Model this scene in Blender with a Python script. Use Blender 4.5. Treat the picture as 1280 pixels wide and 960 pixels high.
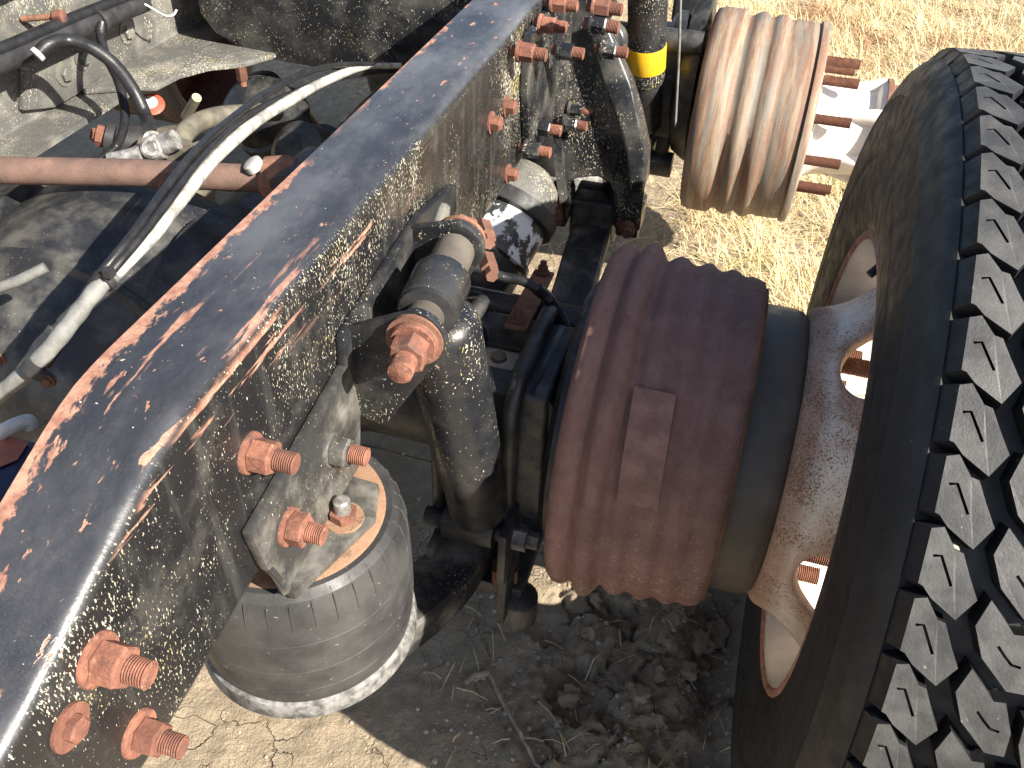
import bpy, bmesh, math, random
from mathutils import Vector, Matrix, noise
random.seed(7)
R_ = math.radians
for o in list(bpy.data.objects): bpy.data.objects.remove(o)
scn = bpy.context.scene
col = scn.collection

# ------------------------------------------------------------------ camera
CAM = Vector((0.1409, -0.9008, 0.8202)); PITCH, ROLL, YAW, FPX = 0.7075, -0.0349, -0.2657, 1120.0
fwd = Vector((math.sin(YAW)*math.cos(PITCH), math.cos(YAW)*math.cos(PITCH), -math.sin(PITCH)))
rgt0 = Vector((math.cos(YAW), -math.sin(YAW), 0)); dwn0 = fwd.cross(rgt0)
rgt = rgt0*math.cos(ROLL) + dwn0*math.sin(ROLL); dwn = dwn0*math.cos(ROLL) - rgt0*math.sin(ROLL)
cam = bpy.data.cameras.new('camera'); camo = bpy.data.objects.new('camera', cam); col.objects.link(camo)
m3 = Matrix((rgt, -dwn, -fwd)).transposed()
camo.matrix_world = Matrix.Translation(CAM) @ m3.to_4x4()
cam.sensor_fit = 'HORIZONTAL'; cam.sensor_width = 36; cam.lens = FPX/1280*36
cam.clip_start = 0.02; cam.clip_end = 400
scn.camera = camo

# ------------------------------------------------------------------ sky, sun, exposure
SUN = Vector((0.75, -0.30, 0.585)).normalized()
w = bpy.data.worlds.new('World'); scn.world = w; w.use_nodes = True
nt = w.node_tree; bg = nt.nodes['Background']
sky = nt.nodes.new('ShaderNodeTexSky'); sky.sky_type = 'NISHITA'; sky.sun_disc = False
sky.sun_elevation = math.asin(SUN.z); sky.sun_rotation = math.atan2(SUN.x, SUN.y)
sky.air_density = .9; sky.dust_density = 1.6; sky.ozone_density = .7      # dusty summer air
nt.links.new(sky.outputs[0], bg.inputs[0]); bg.inputs[1].default_value = 0.068
sl = bpy.data.lights.new('sun', 'SUN'); sl.energy = 5.0; sl.angle = R_(0.53); sl.color = (1, 0.93, 0.82)
so = bpy.data.objects.new('sun', sl); col.objects.link(so); so.location = (4, -2, 4)
so.rotation_euler = (-SUN).to_track_quat('-Z', 'Y').to_euler()
scn.view_settings.view_transform = 'Standard'; scn.view_settings.look = 'None'
scn.view_settings.exposure = 1.45; scn.view_settings.gamma = 1

# ------------------------------------------------------------------ helpers
def at(px, py, axis, val):
    """point of the place seen at photo pixel (px,py) on the plane axis = val"""
    d = rgt*((px-640)/FPX) + dwn*((py-480)/FPX) + fwd
    i = 'xyz'.index(axis); t = (val-CAM[i])/d[i]
    return CAM + d*t
V = Vector
def frame(axis):
    a = V(axis).normalized(); u = a.orthogonal().normalized(); return a, u, a.cross(u)
def crom(P, n=8):
    P = [V(p) for p in P]; out = []
    Q = [P[0]*2-P[1]] + P + [P[-1]*2-P[-2]]
    for i in range(1, len(Q)-2):
        a, b, c, d = Q[i-1:i+3]
        for k in range(n):
            t = k/n
            out.append(0.5*((2*b)+(c-a)*t+(2*a-5*b+4*c-d)*t*t+(3*b-a-3*c+d)*t**3))
    out.append(P[-1]); return out
class MB:
    def __init__(s): s.v = []; s.f = []
    def add(s, vs, fs):
        o = len(s.v); s.v += [V(x) for x in vs]; s.f += [tuple(i+o for i in f) for f in fs]; return s
    def rings(s, rings, closed=True, cap0=True, cap1=True):
        n = len(rings[0]); vs = [p for r in rings for p in r]; fs = []
        for i in range(len(rings)-1):
            for j in range(n if closed else n-1):
                k = (j+1) % n
                fs.append((i*n+j, i*n+k, (i+1)*n+k, (i+1)*n+j))
        if cap0: fs.append(tuple(range(n-1, -1, -1)))
        if cap1: fs.append(tuple((len(rings)-1)*n+j for j in range(n)))
        return s.add(vs, fs)
    def lathe(s, org, axis, prof, n=32, caps=(True, True), u=None):
        a, uu, vv = frame(axis)
        if u is not None: uu = V(u).normalized(); vv = a.cross(uu)
        org = V(org)
        return s.rings([[org + a*t + (uu*math.cos(2*math.pi*j/n)+vv*math.sin(2*math.pi*j/n))*max(r, 1e-5) for j in range(n)] for t, r in prof], True, *caps)
    def cyl(s, p0, p1, r0, r1=None, n=24):
        p0 = V(p0); p1 = V(p1); return s.lathe(p0, p1-p0, [(0, r0), ((p1-p0).length, r0 if r1 is None else r1)], n)
    def tube(s, pts, r, n=10, flat=None):
        pts = [V(p) for p in pts]; rr = r if isinstance(r, (list, tuple)) else [r]*len(pts)
        a = (pts[1]-pts[0]).normalized(); u = a.orthogonal().normalized(); rings = []
        for i, p in enumerate(pts):
            t = (pts[min(i+1, len(pts)-1)]-pts[max(i-1, 0)]).normalized()
            u = (u - t*u.dot(t)).normalized(); v = t.cross(u)
            rings.append([p + (u*math.cos(2*math.pi*j/n)+v*math.sin(2*math.pi*j/n))*rr[i] for j in range(n)])
        return s.rings(rings)
    def box(s, c, size, ax=None):
        c = V(c); X, Y, Z = ax if ax else (V((1,0,0)), V((0,1,0)), V((0,0,1)))
        h = [d/2 for d in size]; vs = []
        for k in (-1, 1):
            for j in (-1, 1):
                for i in (-1, 1): vs.append(c + X*h[0]*i + Y*h[1]*j + Z*h[2]*k)
        return s.add(vs, [(0,2,3,1),(4,5,7,6),(0,1,5,4),(2,6,7,3),(0,4,6,2),(1,3,7,5)])
    def prism(s, pts, vec):
        pts = [V(p) for p in pts]; n = len(pts); vec = V(vec)
        vs = pts + [p+vec for p in pts]
        return s.add(vs, [tuple(range(n-1, -1, -1)), tuple(range(n, 2*n))] + [(i, (i+1) % n, (i+1) % n + n, i+n) for i in range(n)])
    def mesh(s, name, org=V((0,0,0)), bevel=0, sharp=38, smooth=True, seg=2):
        me = bpy.data.meshes.new(name)
        me.from_pydata([tuple(p-org) for p in s.v], [], s.f); me.update()
        bm = bmesh.new(); bm.from_mesh(me); bmesh.ops.recalc_face_normals(bm, faces=bm.faces)
        if bevel:
            es = [e for e in bm.edges if e.is_manifold and e.calc_face_angle(0) > R_(30)]
            bmesh.ops.bevel(bm, geom=es, offset=bevel, segments=seg, affect='EDGES', profile=0.6, clamp_overlap=True)
        bm.to_mesh(me); bm.free()
        if smooth:
            me.polygons.foreach_set('use_smooth', [True]*len(me.polygons)); me.set_sharp_from_angle(angle=R_(sharp))
        return me
WL = {}
def reg(o, p): WL[o.name] = V(p); return o
def thing(name, label, cat, loc, group=None):
    o = bpy.data.objects.new(name, None); col.objects.link(o); o.location = loc; o.empty_display_size = .05
    o['label'] = label; o['category'] = cat
    if group: o['group'] = group
    return reg(o, loc)
def part(name, mb, mt, parent=None, bevel=0, sharp=38, loc=None, label=None, smooth=True, seg=2):
    org = WL[parent.name] if parent else V(loc or (0, 0, 0))
    me = mb.mesh(name, org, bevel, sharp, smooth, seg); me.materials.append(mt)
    o = bpy.data.objects.new(name, me); col.objects.link(o)
    if parent: o.parent = parent
    else: o.location = org
    if label: o['label'] = label
    return reg(o, org)
def single(name, mb, mt, label, cat, loc, group=None, **k):
    o = part(name, mb, mt, None, loc=loc, **k); o['label'] = label; o['category'] = cat
    if group: o['group'] = group
    return o
def struct(name, mb, mt, **k):
    o = part(name, mb, mt, None, **k); o['kind'] = 'structure'; return o
def copy_tree(o, parent=None, off=V((0,0,0))):
    c = o.copy(); col.objects.link(c); c.parent = parent
    if parent is None: c.location = o.location + off
    WL[c.name] = WL.get(o.name, V((0,0,0))) + off
    for ch in [x for x in o.children]: copy_tree(ch, c, off)
    return c

# ------------------------------------------------------------------ materials
class NT:
    def __init__(s, name, rough=.5, metal=0, spec=.5, coat=0):
        s.m = bpy.data.materials.new(name); s.m.use_nodes = True; s.t = s.m.node_tree; s.b = s.t.nodes['Principled BSDF']
        s.b.inputs['Roughness'].default_value = rough; s.b.inputs['Metallic'].default_value = metal
        s.b.inputs['Specular IOR Level'].default_value = spec; s.b.inputs['Coat Weight'].default_value = coat
        s.b.inputs['Coat Roughness'].default_value = .12
        s.geo = None; s.tc = None
    def n(s, k): return s.t.nodes.new('ShaderNode'+k)
    def L(s, a, b): s.t.links.new(a, b)
    def setin(s, sock, v):
        if isinstance(v, bpy.types.NodeSocket): s.L(v, sock)
        elif isinstance(v, (tuple, list)) and len(v) == 3 and sock.type == 'RGBA': sock.default_value = (*v, 1)
        else: sock.default_value = v
    def obj(s):
        if not s.tc:
            s.tc = s.n('TexCoord'); oi = s.n('ObjectInfo'); a = s.n('VectorMath'); a.operation = 'MULTIPLY_ADD'
            cb = s.n('CombineXYZ')
            for i in range(3): s.L(oi.outputs['Random'], cb.inputs[i])
            s.L(cb.outputs[0], a.inputs[0]); a.inputs[1].default_value = (3.1, 7.7, 5.3); s.L(s.tc.outputs['Object'], a.inputs[2]); s.oc = a.outputs[0]
        return s.oc
    def pos(s):
        if not s.geo: s.geo = s.n('NewGeometry')
        return s.geo.outputs['Position']
    def nor(s): s.pos(); return s.geo.outputs['Normal']
    def scale(s, vec, k, off=(0,0,0)):
        a = s.n('VectorMath'); a.operation = 'MULTIPLY_ADD'; s.L(vec, a.inputs[0]); a.inputs[1].default_value = k; a.inputs[2].default_value = off; return a.outputs[0]
    def noise(s, scale, detail=4, vec=None, rough=.55, dist=0):
        q = s.n('TexNoise'); q.inputs['Scale'].default_value = scale; q.inputs['Detail'].default_value = detail
        q.inputs['Roughness'].default_value = rough; q.inputs['Distortion'].default_value = dist
        s.L(vec if vec is not None else s.obj(), q.inputs['Vector']); return q.outputs['Fac']
    def vor(s, scale, vec=None, feat='F1', out='Distance', rnd=1):
        q = s.n('TexVoronoi'); q.feature = feat; q.inputs['Scale'].default_value = scale; q.inputs['Randomness'].default_value = rnd
        s.L(vec if vec is not None else s.obj(), q.inputs['Vector']); return q.outputs[out]
    def map(s, x, a, b, c=0, d=1):
        q = s.n('MapRange'); q.interpolation_type = 'SMOOTHSTEP'
        s.setin(q.inputs[0], x); s.setin(q.inputs[1], a); s.setin(q.inputs[2], b); s.setin(q.inputs[3], c); s.setin(q.inputs[4], d); return q.outputs[0]
    def math(s, op, a, b=0):
        q = s.n('Math'); q.operation = op; s.setin(q.inputs[0], a); s.setin(q.inputs[1], b); return q.outputs[0]
    def mul(s, a, b): return s.math('MULTIPLY', a, b)
    def addm(s, a, b): return s.math('ADD', a, b)
    def mx(s, a, b): return s.math('MAXIMUM', a, b)
    def mix(s, f, a, b):
        q = s.n('Mix'); q.data_type = 'RGBA'; s.setin(q.inputs[0], f); s.setin(q.inputs[6], a); s.setin(q.inputs[7], b); return q.outputs[2]
    def sep(s, v):
        q = s.n('SeparateXYZ'); s.L(v, q.inputs[0]); return q.outputs
    def out(s, colr=None, rough=None, bump=None, bd=.002, bs=.6, metal=None, coat=None):
        if colr is not None: s.setin(s.b.inputs['Base Color'], colr)
        if rough is not None: s.setin(s.b.inputs['Roughness'], rough)
        if metal is not None: s.setin(s.b.inputs['Metallic'], metal)
        if coat is not None: s.setin(s.b.inputs['Coat Weight'], coat)
        if bump is not None:
            q = s.n('Bump'); q.inputs['Distance'].default_value = bd; q.inputs['Strength'].default_value = bs
            s.L(bump, q.inputs['Height']); s.L(q.outputs[0], s.b.inputs['Normal'])
        return s.m
RUST = (.27, .115, .07); RUST_D = (.13, .05, .035); CREAM = (.52, .48, .37); YEL = (.44, .35, .11)

def m_black(name, speck=.5, dust=.3, rust=.3, base=(.013, .014, .017), rough=.34, fine=1.0):
    """black chassis enamel with cream and yellow lichen specks, dust film and rust chips"""
    s = NT(name, spec=.5)
    v = s.obj(); vz = s.scale(v, (1, 1, .55))
    big = s.noise(9, 4, v, .6)
    lo = .71 - .14*speck
    a = s.noise(430*fine, 2, vz, .5); b = s.noise(210*fine, 3, vz, .6)
    th = s.map(big, .3, .75, lo+.12, lo-.04)
    m1 = s.map(s.math('SUBTRACT', a, th), 0, .035)
    m2 = s.map(s.math('SUBTRACT', b, s.addm(th, .05)), 0, .04)
    sp = s.mx(m1, m2)
    tint = s.mix(s.map(s.noise(25, 2, v), .52, .66), CREAM, YEL)
    dm = s.map(s.noise(14, 5, v, .65), .42, .75, 0, dust)
    c = s.mix(dm, base, (.20, .19, .165))
    rm = s.map(s.noise(30, 5, v, .7), .80-.22*rust, .86-.22*rust)
    c = s.mix(rm, c, RUST); c = s.mix(s.mul(sp, .8), c, tint)
    ro = s.map(s.noise(40, 4, v), .3, .75, rough-.08, rough+.22); ro = s.mx(ro, s.mul(s.mx(sp, rm), .85))
    h = s.addm(s.mul(sp, .6), s.mul(s.noise(350, 3, v), .25))
    return s.out(c, ro, h, .0012, .55)

def m_rail():
    s = NT('rail_paint', spec=.5)
    v = s.pos(); px, py, pz = s.sep(v); nx, ny, nz = s.sep(s.nor())
    up = s.map(nz, .45, .80)                       # top flange is scuffed by boots, the web is specked
    vz = s.scale(v, (1, 1, .42))
    big = s.noise(7, 5, v, .65)
    th = s.math('SUBTRACT', s.map(big, .38, .68, .715, .55), s.map(py, -.05, .45, 0, .055))
    m1 = s.map(s.math('SUBTRACT', s.noise(560, 2, vz, .5), th), 0, .07)
    m2 = s.map(s.math('SUBTRACT', s.noise(250, 3, vz, .6), s.addm(th, .045)), 0, .07)
    web = s.mul(s.mul(s.mx(m1, m2), .85), s.math('SUBTRACT', 1, s.mul(up, .97)))
    dots = s.mul(s.map(s.noise(210, 2, v), .735, .77, 0, .8), up)      # scattered pale dots on the flange
    tint = s.mix(s.map(s.noise(22, 3, v), .52, .66, 0, .7), CREAM, YEL)
    base = s.mix(up, (.014, .014, .015), (.024, .026, .032))
    haze = s.map(s.noise(11, 6, s.scale(v, (1, .45, 1)), .7), .34, .72, .0, .72)
    c = s.mix(s.mul(s.mul(haze, s.map(py, -.65, .1, .55, 1.0)), up), base, (.130, .132, .142))  # dust film, strengthened towards the far end to paint in sky reflection
    c = s.mix(s.mul(s.map(s.noise(16, 5, v, .7), .5, .72, 0, .25), s.math('SUBTRACT', 1, up)), c, (.15, .145, .13))
    drip = s.mul(s.map(s.noise(55, 4, s.scale(v, (1, 1, .10)), .6), .50, .74, 0, .22), s.math('SUBTRACT', 1, up)); c = s.mix(drip, c, (.15, .147, .135))
    # rust: chips drawn out along the rail, a bare band on the flange's inner lip, scratches along the lower web
    vl = s.scale(v, (1, .30, 1)); vl2 = s.scale(v, (2.4, .22, 2.4))
    chip = s.mul(s.mx(s.map(s.noise(34, 4, vl, .62), .675, .70), s.map(s.noise(105, 4, s.scale(v, (1, .6, 1)), .6), .675, .71)), up)
    near = s.map(py, -.15, -.5)
    streak = s.mul(s.mul(s.map(s.noise(30, 5, vl2, .6), .60, .64), up), near)
    lip = s.map(s.addm(px, s.mul(s.math('SUBTRACT', s.noise(60, 6, s.scale(v, (1, .45, 1)), .75), .5), .05)), s.map(py, .1, -.55, -.2815, -.2735), s.map(py, .1, -.55, -.2850, -.2775))
    lip = s.mul(lip, s.map(s.addm(s.noise(9, 2, v), s.mul(near, .3)), .42, .55))
    corner = s.mul(s.mul(s.map(px, -.204, -.1985), s.map(nz, .6, .1)), s.map(s.noise(30, 4, vl2, .6), .55, .60))
    corner = s.mul(corner, s.map(pz, .33, .36)); corner = s.mul(corner, s.map(py, 0, -.2))
    scr = s.mul(s.map(s.noise(44, 4, s.scale(v, (1, .22, 1.5)), .55), .695, .73), s.math('SUBTRACT', 1, up)); scr = s.mul(scr, near)
    rust = s.mx(s.mx(chip, streak), s.mx(lip, corner))
    rc = s.mix(s.map(s.noise(90, 5, v, .7), .3, .7), (.20, .085, .058), (.38, .22, .155))
    c = s.mix(rust, c, rc); c = s.mix(s.mx(web, dots), c, tint); c = s.mix(scr, c, s.mix(s.noise(18, 2, v), (.55, .45, .25), (.5, .24, .12)))
    ro = s.map(s.noise(30, 5, v, .6), .3, .75, .18, .42); ro = s.mx(ro, s.mul(s.mx(s.mx(rust, web), scr), .85))
    h = s.addm(s.mul(web, .6), s.mul(s.noise(300, 3, v), .2)); h = s.math('SUBTRACT', h, s.mul(rust, .4))
    return s.out(c, ro, h, .0012, .55)

def m_rust(name, a=RUST, b=RUST_D, pale=.2, sc=60, rough=.85):
    s = NT(name, rough=rough, spec=.3); v = s.obj()
    c = s.mix(s.map(s.noise(sc, 6, v, .7), .32, .68), b, a)
    c = s.mix(s.map(s.noise(sc*1.7, 4, v), .60, .72, 0, pale), c, (.42, .27, .19))
    oi = s.n('ObjectInfo'); c = s.mix(s.mul(s.map(oi.outputs['Random'], .25, 1), .75), c, b)
    c = s.mix(s.map(s.noise(35, 4, v, .7), .56, .66, 0, pale), c, (.055, .045, .042))
    return s.out(c, None, s.noise(420, 4, v, .7), .0012, .8)

def m_drum():
    s = NT('drum_rust', rough=.72, spec=.35); v = s.obj()
    _, _, pz = s.sep(s.pos())
    c = s.mix(s.map(s.noise(22, 6, v, .7), .3, .7), (.215, .115, .098), (.32, .182, .152))
    c = s.mix(s.map(s.noise(16, 4, s.scale(v, (5, .6, .6)), .6), .48, .72, 0, .55), c, (.19, .115, .10))
    c = s.mix(s.map(s.noise(700, 2, v), .58, .7, 0, .4), c, (.30, .17, .14))
    c = s.mix(s.map(s.noise(85, 5, v, .75), .48, .72, 0, .4), c, (.15, .088, .074))
    c = s.mix(s.map(s.noise(48, 5, v, .7), .58, .72, 0, .5), c, (.36, .225, .17))
    lich = s.mul(s.map(s.noise(150, 4, v, .7), .55, .62), s.mul(s.map(pz, .06, -.17), s.map(s.noise(12, 3, v), .42, .58)))
    c = s.mix(lich, c, (.50, .47, .28))
    c = s.mix(s.mul(s.map(s.noise(260, 1, v), .70, .74), s.map(pz, .2, -.15)), c, (.6, .55, .42))
    return s.out(c, None, s.addm(s.noise(420, 5, v, .8), s.mul(s.noise(110, 4, v, .7), .8)), .0022, .9)

def m_drum2():
    s = NT('drum_worn', rough=.62, spec=.4); v = s.obj(); x, y, z = s.sep(v)
    st = s.noise(11, 5, s.scale(v, (7, .35, .35)), .65)
    c = s.mix(s.map(s.addm(st, s.map(x, -.10, .02, -.14, .05)), .46, .60), (.145, .140, .124), (.185, .102, .066))
    c = s.mix(s.mul(s.map(s.noise(12, 5, s.scale(v, (5, .4, .4)), .7), .44, .64), s.map(x, .02, .09, .0, .65)), c, (.34, .28, .20))  # pale cream over the outer part paints in its strong sunlight
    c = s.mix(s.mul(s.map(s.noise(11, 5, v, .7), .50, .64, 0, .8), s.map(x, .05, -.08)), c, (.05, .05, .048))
    c = s.mix(s.map(s.noise(120, 4, v, .7), .52, .68, 0, .45), c, (.26, .18, .125))
    return s.out(c, None, s.noise(400, 4, v, .7), .001, .6)

def m_white(name, rust=.5, spk=.5, base=(.80, .77, .71), holes=False):
    s = NT(name, rough=.5, spec=.4); v = s.obj()
    c = s.mix(s.map(s.noise(18, 5, v, .65), .35, .7), base, tuple(x*.80 for x in base))
    big = s.map(s.noise(13, 6, v, .7), .66-.30*rust, .86-.24*rust)
    if holes:
        x, y, z = s.sep(s.pos()); ag = s.math('ARCTAN2', z, s.mul(y, -1))
        u2 = s.mul(s.math('SUBTRACT', 1, s.math('COSINE', s.mul(s.math('SUBTRACT', ag, R_(75)), 5))), 1.705)
        vv = s.mul(s.math('SUBTRACT', x, .3235), 1/.028); d = s.math('SQRT', s.addm(u2, s.mul(vv, vv)))
        nz_ = s.noise(26, 6, v, .75)
        big = s.mx(s.mul(big, .8), s.map(s.addm(d, s.mul(nz_, 1.3)), 2.75, 1.75))
        big = s.mx(big, s.map(s.addm(x, s.mul(nz_, .03)), .312, .282))
    c = s.mix(s.mul(big, .82), c, s.mix(s.noise(70, 4, v, .7), (.30, .145, .075), (.50, .31, .20)))
    th = s.math('SUBTRACT', s.map(s.noise(15, 3, v), .3, .7, .68, .62-.10*spk), s.mul(big, .07*spk))
    sp = s.map(s.math('SUBTRACT', s.noise(420, 3, v, .65), th), 0, .07)
    c = s.mix(s.mul(sp, .85), c, (.22, .11, .07))
    return s.out(c, s.mx(.45, s.mul(s.mx(sp, big), .8)), s.addm(s.noise(200, 4, v), sp), .0008, .5)

def m_plain(name, a, b=None, rough=.6, sc=40, bd=.0008, metal=0, spec=.4, bsc=300):
    s = NT(name, rough=rough, metal=metal, spec=spec); v = s.obj(); b = b or tuple(x*.6 for x in a)
    c = s.mix(s.map(s.noise(sc, 6, v, .65), .3, .7), b, a)
    ro = s.map(s.noise(sc*2, 4, v), .3, .7, rough-.1, min(1, rough+.12))
    return s.out(c, ro, s.noise(bsc, 4, v, .65), bd, .5)

def m_tyre(name, dust=.5, a=(.016, .016, .017), top=False):
    s = NT(name, rough=.55, spec=.4); v = s.obj()
    d = s.map(s.noise(18, 6, v, .65), .35, .75, .05, dust)
    if top:
        x, y, z = s.sep(s.pos()); cb = s.n('CombineXYZ'); s.L(y, cb.inputs[1]); s.L(z, cb.inputs[2])
        vn = s.n('VectorMath'); vn.operation = 'NORMALIZE'; s.L(cb.outputs[0], vn.inputs[0])
        dt = s.n('VectorMath'); dt.operation = 'DOT_PRODUCT'; s.L(vn.outputs[0], dt.inputs[0]); s.L(s.nor(), dt.inputs[1])
        wt = s.map(dt.outputs['Value'], .86, .97); d = s.mul(d, wt); a = s.mix(wt, (.010, .010, .011), a)
    c = s.mix(d, a, (.15, .147, .14))
    c = s.mix(s.map(s.noise(150, 3, v), .70, .76, 0, .5), c, (.26, .25, .23))
    return s.out(c, s.map(s.noise(50, 4, v), .3, .7, .42, .68), s.noise(420, 4, v, .7), .0008, .5)

def m_bag():
    s = NT('bag_rubber', rough=.6, spec=.4); v = s.obj(); x, y, z = s.sep(v)
    c = s.mix(s.map(s.noise(14, 6, v, .65), .3, .72), (.024, .024, .026), (.062, .061, .060))
    c = s.mix(s.map(s.noise(120, 3, v, .6), .67, .72, 0, .6), c, (.22, .215, .20))
    return s.out(c, s.map(s.noise(40, 4, v), .3, .7, .42, .66), s.noise(300, 4, v, .7), .0008, .5)

def m_ground():
    s = NT('dry_soil', rough=.95, spec=.12); v = s.pos(); x, y, z = s.sep(v)
    wv = s.n('VectorMath'); wv.operation = 'MULTIPLY_ADD'
    q = s.n('TexNoise'); q.inputs['Scale'].default_value = 14; q.inputs['Detail'].default_value = 4; s.L(v, q.inputs['Vector'])
    s.L(q.outputs['Color'], wv.inputs[0]); wv.inputs[1].default_value = (.09, .09, .09); s.L(v, wv.inputs[2]); vw = wv.outputs[0]
    c = s.mix(s.map(s.noise(6, 7, v, .65), .3, .7), (.31, .245, .170), (.43, .355, .255))
    c = s.mix(s.map(s.noise(45, 5, v, .7), .35, .7, 0, .55), c, (.22, .175, .125))
    peb = s.map(s.noise(130, 2, v), .66, .72); c = s.mix(s.mul(peb, .6), c, (.50, .44, .35))
    cr = s.vor(7.5, vw, 'DISTANCE_TO_EDGE'); cr2 = s.vor(19, vw, 'DISTANCE_TO_EDGE')
    crm = s.mx(s.mul(s.map(cr, .012, .003), s.map(s.noise(5, 2, v), .46, .60)), s.mul(s.map(cr2, .018, .004), s.map(s.noise(4, 2, v), .58, .70)))
    c = s.mix(s.mul(crm, .6), c, (.10, .075, .052))
    straw = s.mul(s.map(s.noise(60, 4, s.scale(vw, (1, .25, 1)), .6), .5, .66), s.map(s.addm(y, s.mul(x, .4)), .7, 1.7))
    c = s.mix(s.mul(straw, .8), c, (.62, .48, .26))
    h = s.addm(s.mul(s.noise(28, 8, v, .7), 1.0), s.mul(peb, .3)); h = s.math('SUBTRACT', h, s.mul(crm, .7)); h = s.addm(h, s.mul(s.noise(160, 5, v, .7), .5))
    return s.out(c, None, h, .012, .9)

def m_grass():
    s = NT('straw', rough=.65, spec=.25); r = s.n('ObjectInfo'); v = s.pos()
    c = s.mix(s.map(s.noise(55, 2, v), .35, .65), (.64, .49, .25), (.80, .69, .44))
    c = s.mix(s.map(s.noise(3.6, 4, v), .50, .64, 0, .85), c, (.36, .18, .085))
    c = s.mix(s.map(s.noise(2.1, 2, s.scale(v, (1,1,1), (5,5,5))), .60, .70, 0, .35), c, (.42, .44, .14))
    return s.out(c)

M = dict(
    rail=m_rail(),
    blk=m_black('black_enamel_specked', .55, .35, .1), blk2=m_black('black_enamel', .15, .25, .1), blkd=m_black('black_enamel_dusty', .40, 1.0, .05, base=(.03, .03, .03), rough=.38),
    farr=m_black('black_enamel_lichen', .85, 1.0, .2, base=(.085, .085, .08), rough=.5),
    cross=m_black('black_enamel_yellow_lichen', .62, .45, .0), shock=m_black('shock_enamel', .78, .15, .1, rough=.24),
    arm=m_black('arm_enamel', .22, .75, .0, rough=.5), grub=m_black('axle_enamel', .12, .45, .1, rough=.42),
    hang=m_black('hanger_enamel', .68, .5, .0, rough=.22), hous=m_black('housing_enamel', .15, .5, .05, base=(.016, .017, .020), rough=.40), flake=None,
    bolt=m_rust('bolt_rust', (.29, .125, .082), (.13, .058, .042), .55, 90), boltd=m_rust('dark_bolt_rust', (.20, .085, .055), (.09, .045, .035), .15),
    rod=m_rust('rod_rust', (.205, .125, .098), (.115, .075, .06), .3, 25, .7), flange=m_rust('flange_rust', (.26, .13, .085), (.14, .07, .05), .5, 50),
    plate=m_rust('plate_rust', (.36, .23, .145), (.24, .14, .088), .5, 90), tag=m_rust('tag_rust', (.31, .18, .15), (.20, .11, .09), .0, 40),
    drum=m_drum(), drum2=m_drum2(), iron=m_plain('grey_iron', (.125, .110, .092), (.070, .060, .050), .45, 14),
    rustedge=m_rust('edge_rust', (.25, .13, .06), (.13, .07, .04), .2, 40),
    disc=m_white('wheel_white', .50, 1.0, (.86, .78, .67), True), rim=m_white('rim_white', .0, .05), lip=m_rust('rim_lip_rust', (.52, .30, .22), (.34, .15, .10), .6, 50), hub=m_white('hub_white', .05, .0),
    tyre=m_tyre('tyre_rubber', .12, (.010, .010, .0105)), tread=m_tyre('tread_rubber', .60, (.032, .033, .035), True), bag=m_bag(),
    bagring=m_plain('dusty_ring', (.25, .245, .235), (.05, .05, .05), .7, 75), rubber=m_plain('black_rubber', (.035, .035, .037), (.018, .018, .019), .5, 30),
    grub2=m_plain('greasy_dirt', (.42, .385, .32), (.24, .215, .175), .9, 60, .003),
    hose=m_plain('black_hose', (.022, .022, .024), (.012, .012, .013), .36, 30), loom=m_plain('pale_loom', (.50, .49, .455), (.20, .195, .18), .6, 45), loomg=m_plain('grey_loom', (.21, .21, .20), (.10, .10, .095), .65, 35),
    steel=m_plain('bright_fitting', (.52, .51, .49), (.16, .155, .145), .36, 60, metal=.5), alu=m_plain('cast_alloy', (.17, .155, .115), (.075, .068, .055), .6, 25),
    yellow=m_plain('yellow_band', (.78, .47, .02), (.62, .34, .02), .4, 30), cream=m_plain('cream_plastic', (.36, .32, .23), (.25, .22, .16), .5, 30),
    red=m_plain('red_tag', (.45, .07, .04), (.28, .05, .03), .5, 30), white=m_plain('white_plastic', (.55, .55, .53), (.33, .33, .32), .45, 40),
    primer=m_rust('red_primer', (.40, .13, .08), (.28, .09, .06), .2, 14, .5), blue=m_black('dark_blue_enamel', .1, .2, .3, base=(.012, .016, .045), rough=.25),
    ground=m_ground(), grass=m_grass(), soil=m_plain('soil_clod', (.36, .275, .185), (.22, .165, .11), .95, 30, .006, bsc=60),
    stone=m_plain('pebble_stone', (.46, .41, .34), (.30, .26, .21), .9, 30, .003, bsc=90), twig=m_plain('dry_twig', (.36, .30, .23), (.24, .19, .14), .9, 50),
    copper=m_rust('stud_rust', (.24, .11, .07), (.13, .06, .042), .3, 50),
)
s = NT('flaking_white', rough=.45); v = s.obj()
M['flake'] = s.out(s.mix(s.map(s.noise(30, 5, v, .65), .46, .52), (.03, .031, .034), (.62, .64, .66)), None, s.noise(60, 4, v), .001, .5)

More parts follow.
